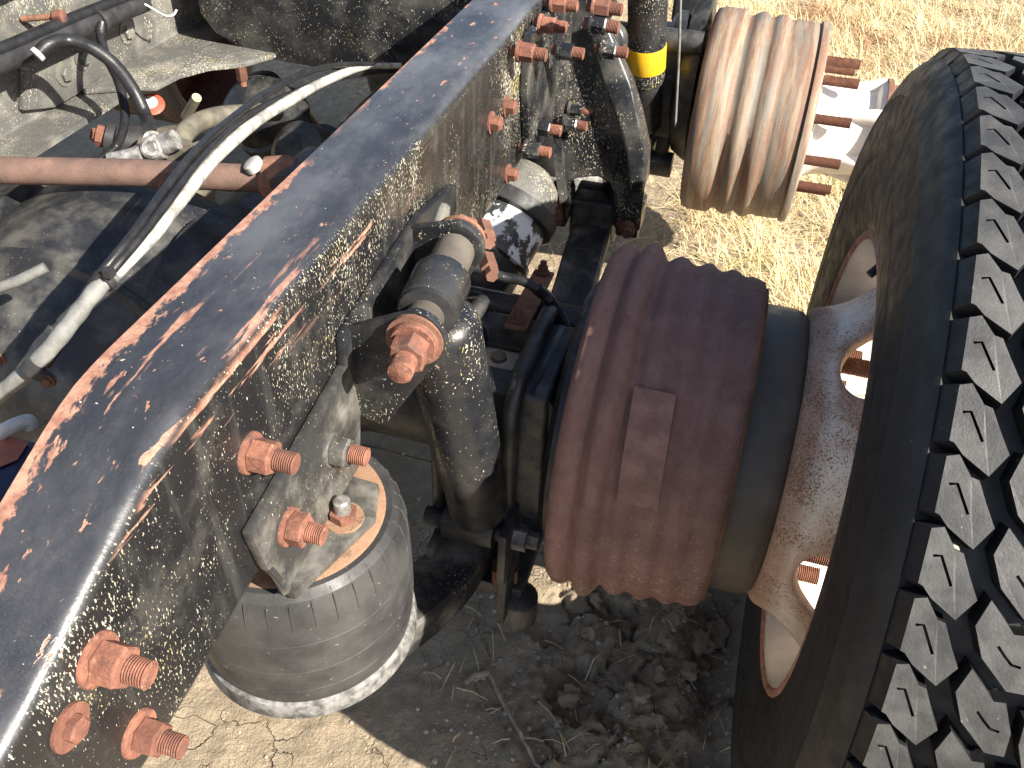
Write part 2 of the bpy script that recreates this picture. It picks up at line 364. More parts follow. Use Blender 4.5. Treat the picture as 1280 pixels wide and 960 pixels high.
# ------------------------------------------------------------------ bolts (shared meshes)
cache = {}
def threaded(L, r, pitch=.0020, n=18):
    prof = []; z = 0; i = 0
    while z < L-.001:
        prof += [(z, r*.86), (z+pitch*.5, r)]; z += pitch
    prof += [(L-.001, r*.88), (L, r*.76)]
    return MB().lathe((0,0,0), (0,0,1), [(-.01, r*.86)]+prof, n)
def bolt(parent, pos, axis, L=.040, r=.0085, rn=.0155, hn=.016, rw=.019, nm=None, sm=None, tw=.003, nut=True, rot=None, label=None):
    key = (L, r, rn, hn, rw, tw, (nm or M['bolt']).name, (sm or M['bolt']).name)
    if key not in cache:
        a = threaded(L, r).mesh('bolt'); a.materials.append(sm or M['bolt'])
        nb = MB().lathe((0,0,0), (0,0,1), [(tw, rn*.93), (tw+.0015, rn), (tw+hn-.002, rn), (tw+hn, rn*.9)], 6).mesh('nut', sharp=25); nb.materials.append(nm or M['bolt'])
        wb = MB().lathe((0,0,0), (0,0,1), [(-.001, rw), (tw*.6, rw), (tw+.0005, rw*.95)], 28).mesh('washer'); wb.materials.append(M['bolt'] if nm is None else nm)
        cache[key] = (a, nb, wb)
    a, nb, wb = cache[key]
    o = bpy.data.objects.new('bolt', a); col.objects.link(o); o.parent = parent
    o.location = V(pos) - WL[parent.name]
    q = V(axis).to_track_quat('Z', 'Y') @ Matrix.Rotation(random.uniform(0, 1) if rot is None else rot, 3, 'Z').to_quaternion()
    o.rotation_mode = 'QUATERNION'; o.rotation_quaternion = q; reg(o, pos)
    for nmn, me in (('nut', nb), ('washer', wb)):
        c = bpy.data.objects.new(nmn, me); col.objects.link(c); c.parent = o
    return o
def hexhead(parent, pos, axis, rn=.012, h=.009, mt=None, rw=None):
    key = ('hh', rn, h, rw, (mt or M['bolt']).name)
    if key not in cache:
        mb = MB().lathe((0,0,0), (0,0,1), [(0, rw or rn*1.4), (.0025, rw or rn*1.4)], 24)
        mb.lathe((0,0,0), (0,0,1), [(.0026, rn), (h*.85, rn), (h, rn*.8)], 6)
        a = mb.mesh('bolt_head', sharp=25); a.materials.append(mt or M['bolt']); cache[key] = a
    o = bpy.data.objects.new('bolt_head', cache[key]); col.objects.link(o); o.parent = parent
    o.location = V(pos)-WL[parent.name]; o.rotation_mode = 'QUATERNION'; o.rotation_quaternion = V(axis).to_track_quat('Z', 'Y'); return reg(o, pos)

GZ = -0.50; DY = 1.233; XW = -.198
# ------------------------------------------------------------------ ground
def smooth(a, b, x):
    t = max(0, min(1, (x-a)/(b-a))); return t*t*(3-2*t)
def gh(x, y):
    h = .018*noise.noise((x*1.7, y*1.7, 0)) + .008*noise.noise((x*6, y*6, 3))
    d = math.hypot((x-.17)/.28, (y+.08)/.33); k = smooth(1.15, .55, d)       # churned soil beside the tyre
    if k > 0:
        wx, wy = x+.03*noise.noise((x*16, y*16, 1))+.010*noise.noise((x*50, y*50, 1)), y+.03*noise.noise((x*16, y*16, 8))+.010*noise.noise((x*50, y*50, 6))
        ds_, ps_ = noise.voronoi((wx*11, wy*11, .5)); g = ds_[1]-ds_[0]; q = ps_[0]
        cid = noise.cell(q*7.3); tl = noise.cell(q*3.1+Vector((5, 1, 2))); tl2 = noise.cell(q*4.7+Vector((1, 9, 2)))
        h += k*(-.014 + .013*cid + .16*((wx-q.x/11)*(tl)+(wy-q.y/11)*(tl2)))
        h -= k*.016*smooth(.07, .0, g)*smooth(-.1, .3, noise.noise((x*5, y*5, 3)))
        h += k*(.012*noise.noise((x*30, y*30, 7))+.008*noise.noise((x*75, y*75, 4)) + .016*noise.noise((x*9, y*9, 4)))
    e = smooth(.06, .0, abs(x-.265))*smooth(.5, .2, abs(y)); h -= .05*e*k      # trench along the tyre
    near = smooth(3.2, 1.5, math.hypot(x, y-.4))
    h += near*(.0045*noise.noise((x*24, y*24, 5)) + .0025*noise.noise((x*60, y*60, 9)))
    return GZ + h
def axis_coords(lo, hi, step, far):
    c = []; v = lo
    while v <= hi: c.append(v); v += step
    d = step; v = hi
    while v < far: d *= 1.35; v += d; c.append(v)
    d = step; v = lo; pre = []
    while v > -far: d *= 1.35; v -= d; pre.append(v)
    return pre[::-1] + c
gx = axis_coords(-1.0, 1.0, .010, 150); gy = axis_coords(-.55, 1.9, .010, 150)
gx = sorted([x for x in gx if not -.30 < x < .44] + [-.30+.005*i for i in range(149)]); gy = sorted([y for y in gy if not -.45 < y < .30] + [-.45+.005*i for i in range(151)])
mb = MB(); nx = len(gx)
mb.v = [V((x, y, gh(x, y))) for y in gy for x in gx]
mb.f = [(j*nx+i, j*nx+i+1, (j+1)*nx+i+1, (j+1)*nx+i) for j in range(len(gy)-1) for i in range(nx-1)]
struct('ground', mb, M['ground'], sharp=180)

# ------------------------------------------------------------------ near frame rail
def channel(st, xw, xf, th, rad, sgn):
    """C channel swept along y; st = (y, ztop, zbot); web outer face at xw, flanges reach xf"""
    rings = []
    for y, zt, zb in st:
        o = []; n = 6
        def arc(cx, cz, r, a0, a1): return [(cx+r*math.cos(a0+(a1-a0)*k/n)*sgn, cz+r*math.sin(a0+(a1-a0)*k/n)) for k in range(n+1)]
        ri = max(rad-th, .003); s = sgn; H = math.pi/2
        o += [(xf, zt)] + arc(xw-s*rad, zt-rad, rad, H, 0) + arc(xw-s*rad, zb+rad, rad, 0, -H) + [(xf, zb), (xf, zb+th)]
        o += arc(xw-s*(th+ri), zb+th+ri, ri, -H, 0) + arc(xw-s*(th+ri), zt-th-ri, ri, 0, H) + [(xf, zt-th)]
        rings.append([V((x, y, z)) for x, z in o])
    return MB().rings(rings)
def ztop(y):
    P = [(-.86, .268), (-.741, .316), (-.71, .325), (-.626, .359), (-.545, .389), (-.514, .396), (-.48, .3975), (3, .3975)]
    for (a, za), (b, zb) in zip(P, P[1:]):
        if y <= b: return za+(zb-za)*(y-a)/(b-a)
    return .3975
def zbot(y): return .150 if y < -.62 else .150 + .012*smooth(-.62, -.5, y)
ys = [-.86+.02*i for i in range(20)] + [-.44+.12*i for i in range(22)]
rail = thing('frame_rail', 'black steel channel frame rail with rusty lip and bolted brackets beside the dual wheel', 'frame rail', (XW, -.86, .15))
part('channel', channel([(y, ztop(y), zbot(y)) for y in ys], XW, -.287, .009, .017, 1), M['rail'], rail)
for b, kw in (((121, 824), dict(L=.040, r=.0095, rn=.0155, hn=.020, rw=.0195)), ((172, 916), dict(L=.038, r=.0085, rn=.0135, hn=.018, rw=.0185)),
              ((312, 566), dict(L=.042, r=.0092, rn=.0150, hn=.020, rw=.0185))):
    bolt(rail, at(*b, 'x', XW), (1, 0, 0), **kw)
hexhead(rail, at(86, 908, 'x', XW), (1, 0, 0), .0095, .010, M['bolt'], .0165)
for b in ((632, 133), (613, 153), (634, 217)): hexhead(rail, at(*b, 'x', XW), (1, 0, 0), .0105, .016, M['bolt'], .0150)
# small plugged holes in the web
for b, r in ((596, 193), .008), ((165, 783), .006):
    p = at(*b, 'x', XW); part('hole_rim', MB().lathe(p, (1,0,0), [(-.002, r*1.2), (.001, r*1.15), (.001, r*.8), (-.004, r*.75)], 20), M['blk2'], rail)
# ------------------------------------------------------------------ far frame rail, harness, crossmember
XF = -1.06; ZF = .128
frail = thing('frame_rail', 'dusty lichen covered opposite frame rail with open channel facing the wiring', 'frame rail', (XF, -.4, ZF))
part('channel', channel([(y, ZF+.27, ZF) for y in [-.4+.2*i for i in range(13)]], XF-.009, XF+.085, .009, .014, -1), M['farr'], frail)
pl = [(.235, .135+.012), (.34, .135+.008), (.60, .142), (.60, .235), (.30, .235), (.235, .205)]
part('reinforcement_plate', MB().prism([(XF+.0025, y, z) for y, z in [(.26, .165), (.33, .142), (.62, .142), (.62, .24), (.30, .24)]], (.012, 0, 0)), M['farr'], frail, .003)
for b in ((80, 92), (158, 40), (103, 72)): 
    hexhead(frail, at(*b, 'x', XF+.0145), (1, 0, 0), .013, .011, M['farr'], .022)
p = at(28, 24, 'x', XF+.005)
part('bolt_stud', MB().cyl(p, p+V((.055, .01, .008)), .005), M['flange'], frail)
part('bolt_stud_nut', MB().lathe(p+V((.055, .01, .008)), (1, .15, .1), [(0, .008), (.003, .011), (.018, .011), (.02, .007)], 6), M['bolt'], frail)
tx, ty = .72, .70
cm = thing('crossmember', 'tall black crossmember panel specked with yellow lichen between the two rails', 'crossmember', (-.65, ty, .1))
part('panel', MB().prism([(XF+.09, ty, .20), (XF+.115, ty, .165), (XF+.17, ty, .14), (-.9, ty, .128), (-.7, ty, .122), (-.45, ty, .128), (-.30, ty, .16), (-.295, ty, .385), (XF+.09, ty, .385)], (0, .012, 0)), M['cross'], cm, .003)
part('shade_plate', MB().box((-.675, ty+.55, .391), (.76, 1.10, .010)), M['cross'], cm, .002)  # unseen plate, added above to shade the area beyond the crossmember
g = [at(*b, 'z', .139) for b in ((172, 66), (188, 62), (240, 72), (304, 79), (304, 86), (262, 89), (225, 98), (196, 112), (150, 140), (100, 172), (60, 196))]
g[0].x = XF+.02; g[0].y = .52
part('gusset', MB().prism([(XF+.02, .40, .139), (XF+.02, ty, .139), (-.80, ty-.02, .139)] + [tuple(q) for q in (at(304, 85, 'z', .139), at(262, 89, 'z', .139), at(225, 99, 'z', .139), at(196, 114, 'z', .139))] + [(XF+.086, .44, .139)], (0, 0, .010)), M['farr'], cm, .002)
p = at(302, 92, 'z', .125)
part('bolt', MB().cyl(p+V((0,0,.016)), p-V((0,0,.012)), .011, n=6), M['boltd'], cm)
part('bolt', MB().cyl(p-V((0,0,.012)), p-V((0,0,.024)), .007), M['bolt'], cm)

hn = thing('wiring_harness', 'straight dark wiring harness taped along the opposite frame rail', 'wiring harness', at(0, 78, 'x', -.99))
pth = [at(-60, 95, 'x', -.99), at(0, 78, 'x', -.99), at(60, 52, 'x', -.99), at(120, 26, 'x', -.99), at(180, 3, 'x', -.99)]
part('loom', MB().tube(crom(pth, 6), .017, 12), M['rubber'], hn)
part('loom', MB().tube([q+V((.0, .0, .018)) for q in crom(pth, 6)], .010, 10), M['hose'], hn)
p = at(125, 27, 'x', -.985)
part('cable_tie', MB().lathe(p, (.15, .9, .0), [(-.004, .020), (.004, .020)], 16), M['rubber'], hn)
wk = crom([at(176, 3, 'x', -.98), at(186, 8, 'x', -.97), at(205, 19, 'x', -.96), at(216, 19, 'x', -.955), at(221, 12, 'x', -.95)], 6)
part('wire_end', MB().tube(wk, .0022, 6), M['white'], hn)

# ------------------------------------------------------------------ rear drive axle
ax = thing('drive_axle', 'black drive axle with round differential housing and clamped seat below the rail', 'axle', (-.62, 0, -.24))
cx, cz = -.70, -.045
hb = MB().lathe((cx, 0, cz), (0, 1, 0), [(-.285, .005), (-.283, .06), (-.268, .12), (-.240, .165), (-.200, .200), (-.160, .218), (-.145, .225), (-.141, .236), (-.132, .238), (-.126, .233), (-.06, .250), (.02, .255), (.10, .23), (.17, .17), (.20, .10)], 72)
part('differential_housing', hb, M['hous'], ax, sharp=30)
part('axle_tube', MB().lathe((cx, 0, -.01), (1, 0, 0), [(.14, .20), (.24, .16), (.32, .115), (.40, .085), (.70, .082)], 40), M['grub'], ax)
part('axle_tube', MB().lathe((cx, 0, -.01), (-1, 0, 0), [(.14, .20), (.24, .16), (.32, .115), (.40, .085), (.70, .082)], 40), M['grub'], ax)
for k in range(14):
    a = 2*math.pi*k/14+.2
    hexhead(ax, (cx+.150*math.cos(a), -.248, cz+.150*math.sin(a)), (0, -1, 0), .008, .007, M['boltd'])
# seat casting over the axle, with a square recess
sx0, sx1, sy0, sy1, szt = -.172, -.030, -.105, .052, .100
seat = MB()
rx0, rx1, ry0, ry1 = -.150, -.088, -.060, .020
def fr(z): return [(sx0, sy0, z), (sx1, sy0, z), (sx1, sy1, z), (sx0, sy1, z)], [(rx0, ry0, z), (rx1, ry0, z), (rx1, ry1, z), (rx0, ry1, z)]
o_, i_ = fr(szt); i2 = [(rx0+.006, ry0+.006, szt-.03), (rx1-.006, ry0+.006, szt-.03), (rx1-.006, ry1-.006, szt-.03), (rx0+.006, ry1-.006, szt-.03)]
b_ = [(sx0-.004, sy0-.02, -.10), (sx1+.004, sy0-.02, -.10), (sx1+.004, sy1+.02, -.10), (sx0-.004, sy1+.02, -.10)]
fs = []
for k in range(4):
    j = (k+1) % 4
    fs += [(k, j, 4+j, 4+k), (4+k, 4+j, 8+j, 8+k), (k, 12+k, 12+j, j)]
fs += [(8, 9, 10, 11), (12, 15, 14, 13)]
seat.add(o_+i_+i2+b_, fs)
part('axle_seat', seat, M['grub'], ax, .006, seg=3)
part('dirt_pocket', MB().lathe((-.118, -.02, szt-.031), (0, 0, 1), [(0, .040), (.006, .034), (.010, .012)], 4, u=(1, 1, 0)), M['grub2'], ax, .004)
part('pin_head', MB().lathe((-.118, -.02, szt-.022), (0, 0, 1), [(0, .011), (.006, .010), (.009, .004)], 16), M['alu'], ax)
for x in (-.070,):      # U-bolt running over the seat and down both flanks
    pts = [(x, .078, -.16), (x, .078, .04), (x, .074, .085), (x, .055, .112), (x, .02, .118), (x, -.07, .117), (x, -.105, .108), (x, -.124, .08), (x, -.128, .03), (x, -.128, -.25)]
    part('u_bolt', MB().tube(crom(pts, 7), .0112, 14), M['grub'], ax)
part('u_bolt', MB().tube(crom([(-.165, .078, -.16), (-.165, .078, .05), (-.165, .06, .10), (-.165, .03, .112), (-.165, -.06, .108), (-.165, -.118, .07), (-.165, -.128, -.25)], 7), .0115, 14), M['grub'], ax)
part('seat_wing', MB().prism([(-.056, -.10, .103), (-.030, -.10, .098), (-.004, -.09, .05), (-.004, .05, .05), (-.030, .05, .098), (-.056, .05, .103)], (0, 0, -.05)), M['grub'], ax, .004)
part('bottom_plate', MB().box((-.115, -.025, -.245), (.15, .24, .028)), M['grub'], ax, .004)
for x in (-.07, -.165):
    part('u_bolt_nut', MB().cyl((x, -.128, -.232), (x, -.128, -.205), .021, n=6), M['boltd'], ax)
part('end_cap', MB().lathe((-.045, -.14, -.30), (0, 0, 1), [(0, .020), (.004, .028), (.05, .028), (.054, .02)], 24), M['grub'], ax)
# cross tube and rusty strap ahead of the seat
part('cross_tube', MB().cyl((-.25, .125, .045), (.0, .125, .045), .030), M['blk2'], ax)
part('tube_cap', MB().lathe((-.182, .07, .085), (-.2, -.5, .8), [(-.03, .024), (.006, .024), (.012, .018), (.013, .0)], 24), M['grub'], ax)
st0 = at(647, 405, 'z', .112); st1 = at(678, 345, 'z', .075)
d = (st1-st0).normalized(); side = d.cross(V((0,0,1))).normalized()
part('strap', MB().box((st0+st1)/2, ((st1-st0).length+.03, .031, .006), (d, side, side.cross(d))), M['boltd'], ax, .0015)
for q in (st0+V((0,0,.004)), st1+V((0,0,.004))): part('strap_bolt', MB().lathe(q, side.cross(d), [(0, .012), (.004, .012), (.0045, .0085), (.012, .0085)], 6).lathe(q, side.cross(d), [(.012, .005), (.02, .005)], 12), M['boltd'], ax)

# axle ahead (front of the tandem)
ax2 = thing('drive_axle', 'front tandem axle tube in deep shade behind the ribbed worn drum', 'axle', (-.4, DY, -.1))
part('axle_tube', MB().lathe((-1.0, DY, 0), (1, 0, 0), [(0, .082), (1.0, .082)], 32), M['grub'], ax2)
part('axle_seat', MB().box((-.105, DY-.03, .0), (.15, .18, .21)), M['grub'], ax2, .008)
part('brake_spider', MB().lathe((-.06, DY, 0), (1, 0, 0), [(0, .10), (.02, .17), (.05, .19), (.058, .19)], 32), M['grub'], ax2)
part('differential_housing', MB().lathe((-.60, DY, -.02), (0, 1, 0), [(-.28, .03), (-.235, .15), (-.15, .2), (0, .23), (.1, .2), (.2, .1)], 48), M['grub'], ax2)
dsh = thing('drive_shaft', 'dark drive shaft between the two axles in shade under the crossmember', 'drive shaft', (-.60, .6, .0))
part('tube', MB().cyl((-.60, .2, .02), (-.60, 1.0, .02), .055), M['grub'], dsh)
part('yoke', MB().lathe((-.60, .2, .02), (0, 1, 0), [(-.03, .09), (.04, .09), (.07, .05)], 24), M['grub'], dsh)
ds = thing('dust_shield', 'black brake backing plate tucked inside the maroon ribbed drum', 'backing plate', (-.02, 0, 0))
part('plate', MB().lathe((-.022, 0, 0), (1, 0, 0), [(0, .09), (.004, .17), (.012, .182), (.02, .182)], 48), M['grub'], ds)

# ------------------------------------------------------------------ transverse torque rod
r0 = at(-60, 205, 'z', .235); r0 = at(0, 213, 'z', .235); r1 = at(335, 224, 'z', .235); dr = (r1-r0).normalized()
tr = thing('torque_rod', 'rusty brown torque rod lying across above the differential housing', 'torque rod', r1)
part('tube', MB().tube([r0-dr*.20, r0, (r0+r1)/2+V((0,0,.003)), r1], .0185, 20), M['rod'], tr)
part('rod_end', MB().lathe(r1-dr*.01, dr, [(0, .020), (.008, .030), (.035, .033), (.05, .030), (.055, .02)], 24), M['flange'], tr)
part('bushing', MB().cyl(r1+dr*.05+V((0,-.04,-.012)), r1+dr*.05+V((0,.05,-.012)), .040), M['rubber'], tr, .004)
part('grease_cap', MB().lathe(at(320, 210, 'z', .255), (-.35, -.25, .8), [(0, .013), (.010, .013), (.012, .009)], 20), M['white'], tr)
part('bracket', MB().box(r1+V((.085, .03, -.05)), (.10, .16, .10)), M['grub'], tr, .01)
part('clamp', MB().lathe(at(215, 232, 'z', .225), dr, [(-.012, .020), (-.01, .024), (.01, .024), (.012, .02)], 20), M['boltd'], tr)

# ------------------------------------------------------------------ hose bundle across the housing
hbp = [(500, 82, .17), (455, 84, .20), (410, 100, .235), (360, 127, .262), (310, 160, .285), (262, 205, .300), (222, 255, .305), (185, 300, .300), (150, 335, .292), (118, 365, .282), (85, 408, .265), (45, 455, .235), (0, 492, .20), (-40, 520, .17)]
hbu = thing('hose_bundle', 'pale loom tied with two black air hoses draped over the differential', 'hose bundle', at(*hbp[8][:2], 'z', hbp[8][2]))
main = crom([at(a, b, 'z', c) for a, b, c in hbp], 8)
part('pale_loom', MB().tube(main[:68], [.0050+.0030*smooth(0, 22, i)+.0004*math.sin(i*.6) for i in range(68)], 14), M['loom'], hbu)
part('grey_loom', MB().tube(main[66:], [.0090+.0005*math.sin(i*1.3) for i in range(len(main)-66)], 14), M['loomg'], hbu)
def offs(dx, dy, dz): return [(a+dx, b+dy, c+dz) for a, b, c in hbp]
h1 = [(498, 84, .165), (440, 84, .225), (395, 92, .26), (345, 118, .285), (300, 150, .305), (255, 190, .318), (215, 240, .318), (178, 292, .31), (143, 335, .298), (112, 375, .27), (85, 418, .245), (60, 455, .22)]
h2 = [(498, 94, .155), (440, 98, .205), (395, 112, .24), (345, 133, .272), (300, 160, .296), (258, 203, .31), (220, 254, .314), (182, 303, .305), (146, 345, .292), (118, 380, .262), (93, 420, .238), (66, 460, .21)]
for h in (h1, h2):
    part('air_hose', MB().tube(crom([at(a-9, b-3, 'z', c+.004) for a, b, c in h], 8), .0050, 10), M['hose'], hbu)
p = at(131, 350, 'z', .288); d = (main[68]-main[60]).normalized()
part('cable_tie', MB().lathe(p, d, [(-.004, .0125), (.004, .0125)], 20).box(p+V((.012, -.004, .014)), (.009, .009, .009)), M['rubber'], hbu)
p = at(43, 462, 'z', .237); d = (main[-16]-main[-22]).normalized()
part('cable_tie', MB().lathe(p, d, [(-.004, .0125), (.004, .0125)], 20), M['rubber'], hbu)

# ------------------------------------------------------------------ loose hoses and valve on the far side
vp = at(193, 185, 'z', .17)
lp = [at(47, 68, 'x', -.93), at(62, 55, 'x', -.92), at(85, 51, 'x', -.91), at(115, 60, 'x', -.88), at(145, 83, 'x', -.85), at(168, 115, 'x', -.82), at(182, 145, 'x', -.80), vp+V((-.004, .006, .03))]
lh = thing('rubber_hose', 'black rubber hose arching up to a cut open end', 'hose', vp)
cp = crom(lp, 8)
part('hose', MB().tube(cp, .0105, 14), M['hose'], lh)
d0 = (cp[0]-cp[1]).normalized()
part('cut_end', MB().lathe(cp[0]-d0*.004, d0, [(0, .0115), (.007, .0115), (.007, .0072), (-.01, .006)], 20), M['white'], lh)
part('collar', MB().lathe(vp+V((-.003, .004, .012)), (cp[-2]-cp[-1]), [(0, .014), (.026, .013)], 20), M['steel'], lh)
cc = thing('corrugated_cable', 'thin corrugated black conduit hanging from the taped harness', 'cable', at(110, 204, 'z', .2))
cp = crom([at(127, 30, 'x', -.97), at(126, 45, 'x', -.955), at(133, 72, 'x', -.93), at(146, 97, 'x', -.90), at(154, 125, 'x', -.87), at(156, 150, 'x', -.845), at(148, 178, 'x', -.83), at(132, 195, 'x', -.83), at(108, 206, 'x', -.84)], 16)
part('conduit', MB().tube(cp, [.0068+(.0011 if i % 2 else -.0004) for i in range(len(cp))], 10), M['hose'], cc, sharp=60)
av = thing('air_valve', 'round tan capped air valve with bright metal elbow fitting', 'valve', at(215, 190, 'z', .02))
vc = at(213, 172, 'z', .10)
part('body', MB().lathe(vc-V((0,0,.14)), (0, 0, 1), [(0, .055), (.10, .058), (.105, .066), (.125, .066), (.138, .056), (.143, .03), (.144, 0)], 36), M['alu'], av)
part('fitting', MB().lathe(vp, (-.6, -.2, -.25), [(-.04, .016), (-.015, .017), (-.012, .021), (.008, .021), (.012, .014), (.05, .013)], 20), M['steel'], av)
part('fitting', MB().lathe(vp+V((.0, .0, .0)), (.25, -.6, .35), [(-.01, .016), (.018, .017), (.022, .013), (.022, .009), (.0, .008)], 20), M['steel'], av)
part('fitting', MB().lathe(at(160, 196, 'z', .165), (.7, .3, .1), [(-.03, .010), (0, .012), (.02, .014)], 16), M['steel'], av)
el = crom([at(222, 198, 'z', .15), at(224, 178, 'z', .155), at(240, 158, 'z', .16), at(270, 146, 'z', .155), at(310, 142, 'z', .14), at(345, 140, 'z', .11)], 8)
part('elbow_hose', MB().tube(el, .0165, 16), M['alu'], av)
part('hose_clamp', MB().lathe(at(228, 190, 'z', .152), (el[3]-el[0]), [(-.008, .0205), (.008, .0205)], 20), M['alu'], av)
a0, a1 = at(232, 146, 'z', .12), at(246, 122, 'z', .17)
part('plastic_stub', MB().tube([a0, a1], .0085, 14), M['cream'], av)
rc = at(190, 132, 'z', .10)
part('red_tag', MB().lathe(rc, (.3, -.4, .8), [(0, .022), (.004, .024), (.008, .015)], 20), M['red'], av)
part('tag_rim', MB().lathe(rc+V((.0, -.003, .008)), (.3, -.4, .8), [(0, .014), (.003, .012)], 20), M['white'], av)
p = at(133, 172, 'z', .07)
part('elbow_plug', MB().lathe(p, (-.7, -.3, .25), [(-.09, .036), (-.02, .036), (-.015, .028), (0, .028)], 24), M['rubber'], av)
part('orange_plug', MB().lathe(p, (-.7, -.3, .25), [(0, .020), (.016, .021), (.018, .014), (.026, .012)], 8), M['bolt'], av)
# shaded chamber behind the valve
bc = thing('brake_chamber', 'dark round brake chamber in shade under the tall crossmember', 'brake chamber', at(330, 170, 'z', -.1))
c0 = at(318, 128, 'z', .03)
part('canister', MB().lathe(c0, (.25, .5, -.85), [(-.03, .04), (-.01, .075), (.05, .08), (.055, .088), (.075, .088), (.08, .08), (.17, .076), (.19, .04)], 36), M['grub'], bc)
bc2 = thing('brake_chamber', 'dark brake chamber beside the pinion behind the torque rod end', 'brake chamber', at(350, 190, 'z', -.05))
c0 = at(370, 190, 'z', .10)
part('canister', MB().lathe(c0, (.2, .7, -.55), [(-.02, .03), (0, .055), (.06, .06), (.064, .068), (.08, .068), (.085, .06), (.17, .055)], 36), M['grub'], bc2)

# small pieces by the near rail's inside: flashing bracket and primer patch
pb = thing('tail_bracket', 'dark blue bracket with red primer patch against the rail end', 'bracket', at(30, 580, 'z', .22))
q = [at(-80, 545, 'z', .25), at(0, 542, 'z', .25), at(62, 556, 'z', .25), at(40, 640, 'z', .25), at(-80, 720, 'z', .25)]
part('plate', MB().prism(q, (0, 0, -.012)), M['blue'], pb, .002)
q = [at(-80, 545, 'z', .2515), at(0, 542.5, 'z', .2515), at(36, 553, 'z', .2515), at(22, 575, 'z', .2515), at(0, 584, 'z', .2515), at(-80, 588, 'z', .2515)]
part('primer_patch', MB().prism(q, (0, 0, .0006)), M['primer'], pb)
part('clip', MB().tube(crom([at(0, 541, 'z', .258), at(18, 532, 'z', .268), at(34, 527, 'z', .268), at(40, 533, 'z', .262)], 6), .007, 10), M['white'], pb)
th = crom([at(-10, 362, 'z', .245), at(20, 352, 'z', .255), at(57, 334, 'z', .265)], 8)
single('clear_tube', MB().tube(th, .006, 12), M['loomg'], 'short clear plastic tube end resting on the differential housing', 'tube', th[8])

# ------------------------------------------------------------------ air springs with their hanging brackets
AS = V((-.238, -.368, 0))
def air_spring(label, dy):
    o = AS+V((0, dy, 0)); t = thing('air_spring', label, 'air spring', o+V((0, 0, -.12)), 'air springs below the frame rail')
    prof = [(.108, .094), (.115, .098), (.1155, .106), (.108, .1135), (.090, .119), (.075, .1208), (.050, .122), (.0494, .1216), (.0488, .122), (.02, .1226), (.005, .1227), (.0044, .1223), (.0038, .1227), (-.015, .1224), (-.030, .1215), (-.0306, .1211), (-.0312, .1215), (-.045, .120), (-.058, .118)]
    part('bellows', MB().lathe(o, (0, 0, 1), prof, 72, (False, False)), M['bag'], t, sharp=25)
    part('bead_plate', MB().lathe(o, (0, 0, 1), [(.104, .05), (.1125, .100), (.1150, .100), (.1168, .096), (.1168, 0)], 56), M['plate'], t)
    part('base_ring', MB().lathe(o, (0, 0, 1), [(-.056, .1175), (-.060, .122), (-.080, .124), (-.088, .119), (-.088, .10), (-.088, 0)], 64), M['bagring'], t)
    part('piston', MB().lathe(o, (0, 0, 1), [(-.085, .085), (-.12, .08), (-.13, .07)], 40), M['blk2'], t)
    for k in range(34):      # moulded ribs over the shoulder
        a = 2*math.pi*k/34
        u_ = V((math.cos(a), math.sin(a), 0)); w_ = V((-math.sin(a), math.cos(a), 0))
        pts = [o+u_*r+V((0,0,z)) for z, r in ((.1145, .1030), (.1125, .1095), (.1045, .1162), (.090, .1196), (.074, .1212))]
        part('rib', MB().rings([[p_+w_*.0007-u_*.001, p_+u_*.00025, p_-w_*.0007-u_*.001] for p_ in pts], False, False, False), M['bag'], t)
    return t
asp = air_spring('grey ribbed rubber air spring with rusty top plate under the near bolted bracket', 0)
p = V((-.24, -.505, -.045))
asp2 = copy_tree(asp, None, V((0, DY, 0))); asp2['label'] = 'air spring with dusty pale base ring half hidden behind the cast hanger'
def as_bracket():
    t = thing('air_spring_bracket', 'folded black steel bracket joining the rail to the air spring', 'bracket', (XW, -.39, .125))
    xv = -.186
    P = [(-.334, .247), (-.288, .205), (-.286, .187), (-.300, .128), (-.462, .128), (-.486, .176), (-.500, .238), (-.49, .250)]
    P = [(-.300, .270), (-.285, .20), (-.300, .131), (-.464, .127), (-.488, .183), (-.498, .240)]
    part('upright', MB().prism([(XW+.001, y, z) for y, z in P], (.011, 0, 0)), M['blkd'], t, .003)
    H = [at(b[0], b[1], 'z', .128) for b in ((361, 738), (368, 742), (469, 646), (474, 604), (442, 594))]
    part('foot', MB().prism([(XW, H[0].y, .117), tuple(H[1]+V((0,0,-.011))), tuple(H[2]+V((0,0,-.011))), tuple(H[3]+V((0,0,-.011))), (XW, H[4].y, .117)], (0, 0, .011)), M['blkd'], t, .003)
    bolt(t, at(360, 658, 'x', xv), (1, 0, 0), L=.036, r=.0095, rn=.016, hn=.016, rw=.019)
    bolt(t, at(414, 561, 'x', xv), (1, 0, 0), L=.038, r=.0095, rn=.016, hn=.017, rw=.019, nm=M['blkd'])
    p = at(430, 648, 'z', .128)
    part('stud_washer', MB().lathe(p, (0,0,1), [(-.002, .021), (.0025, .020)], 24), M['plate'], t)
    part('stud_nut', MB().lathe(p, (0,0,1), [(.002, .014), (.012, .014)], 6), M['bolt'], t)
    part('stud', MB().lathe(p, (0,0,1), [(.01, .0085), (.026, .0085), (.028, .006)], 14), M['steel'], t)
    part('gusset_web', MB().prism([(XW+.011, -.474, .127), (XW+.011, -.488, .180), (XW+.014, -.488, .180), (XW+.014, -.470, .127)], (0, .006, 0)), M['blkd'], t)
    return t
as_bracket()

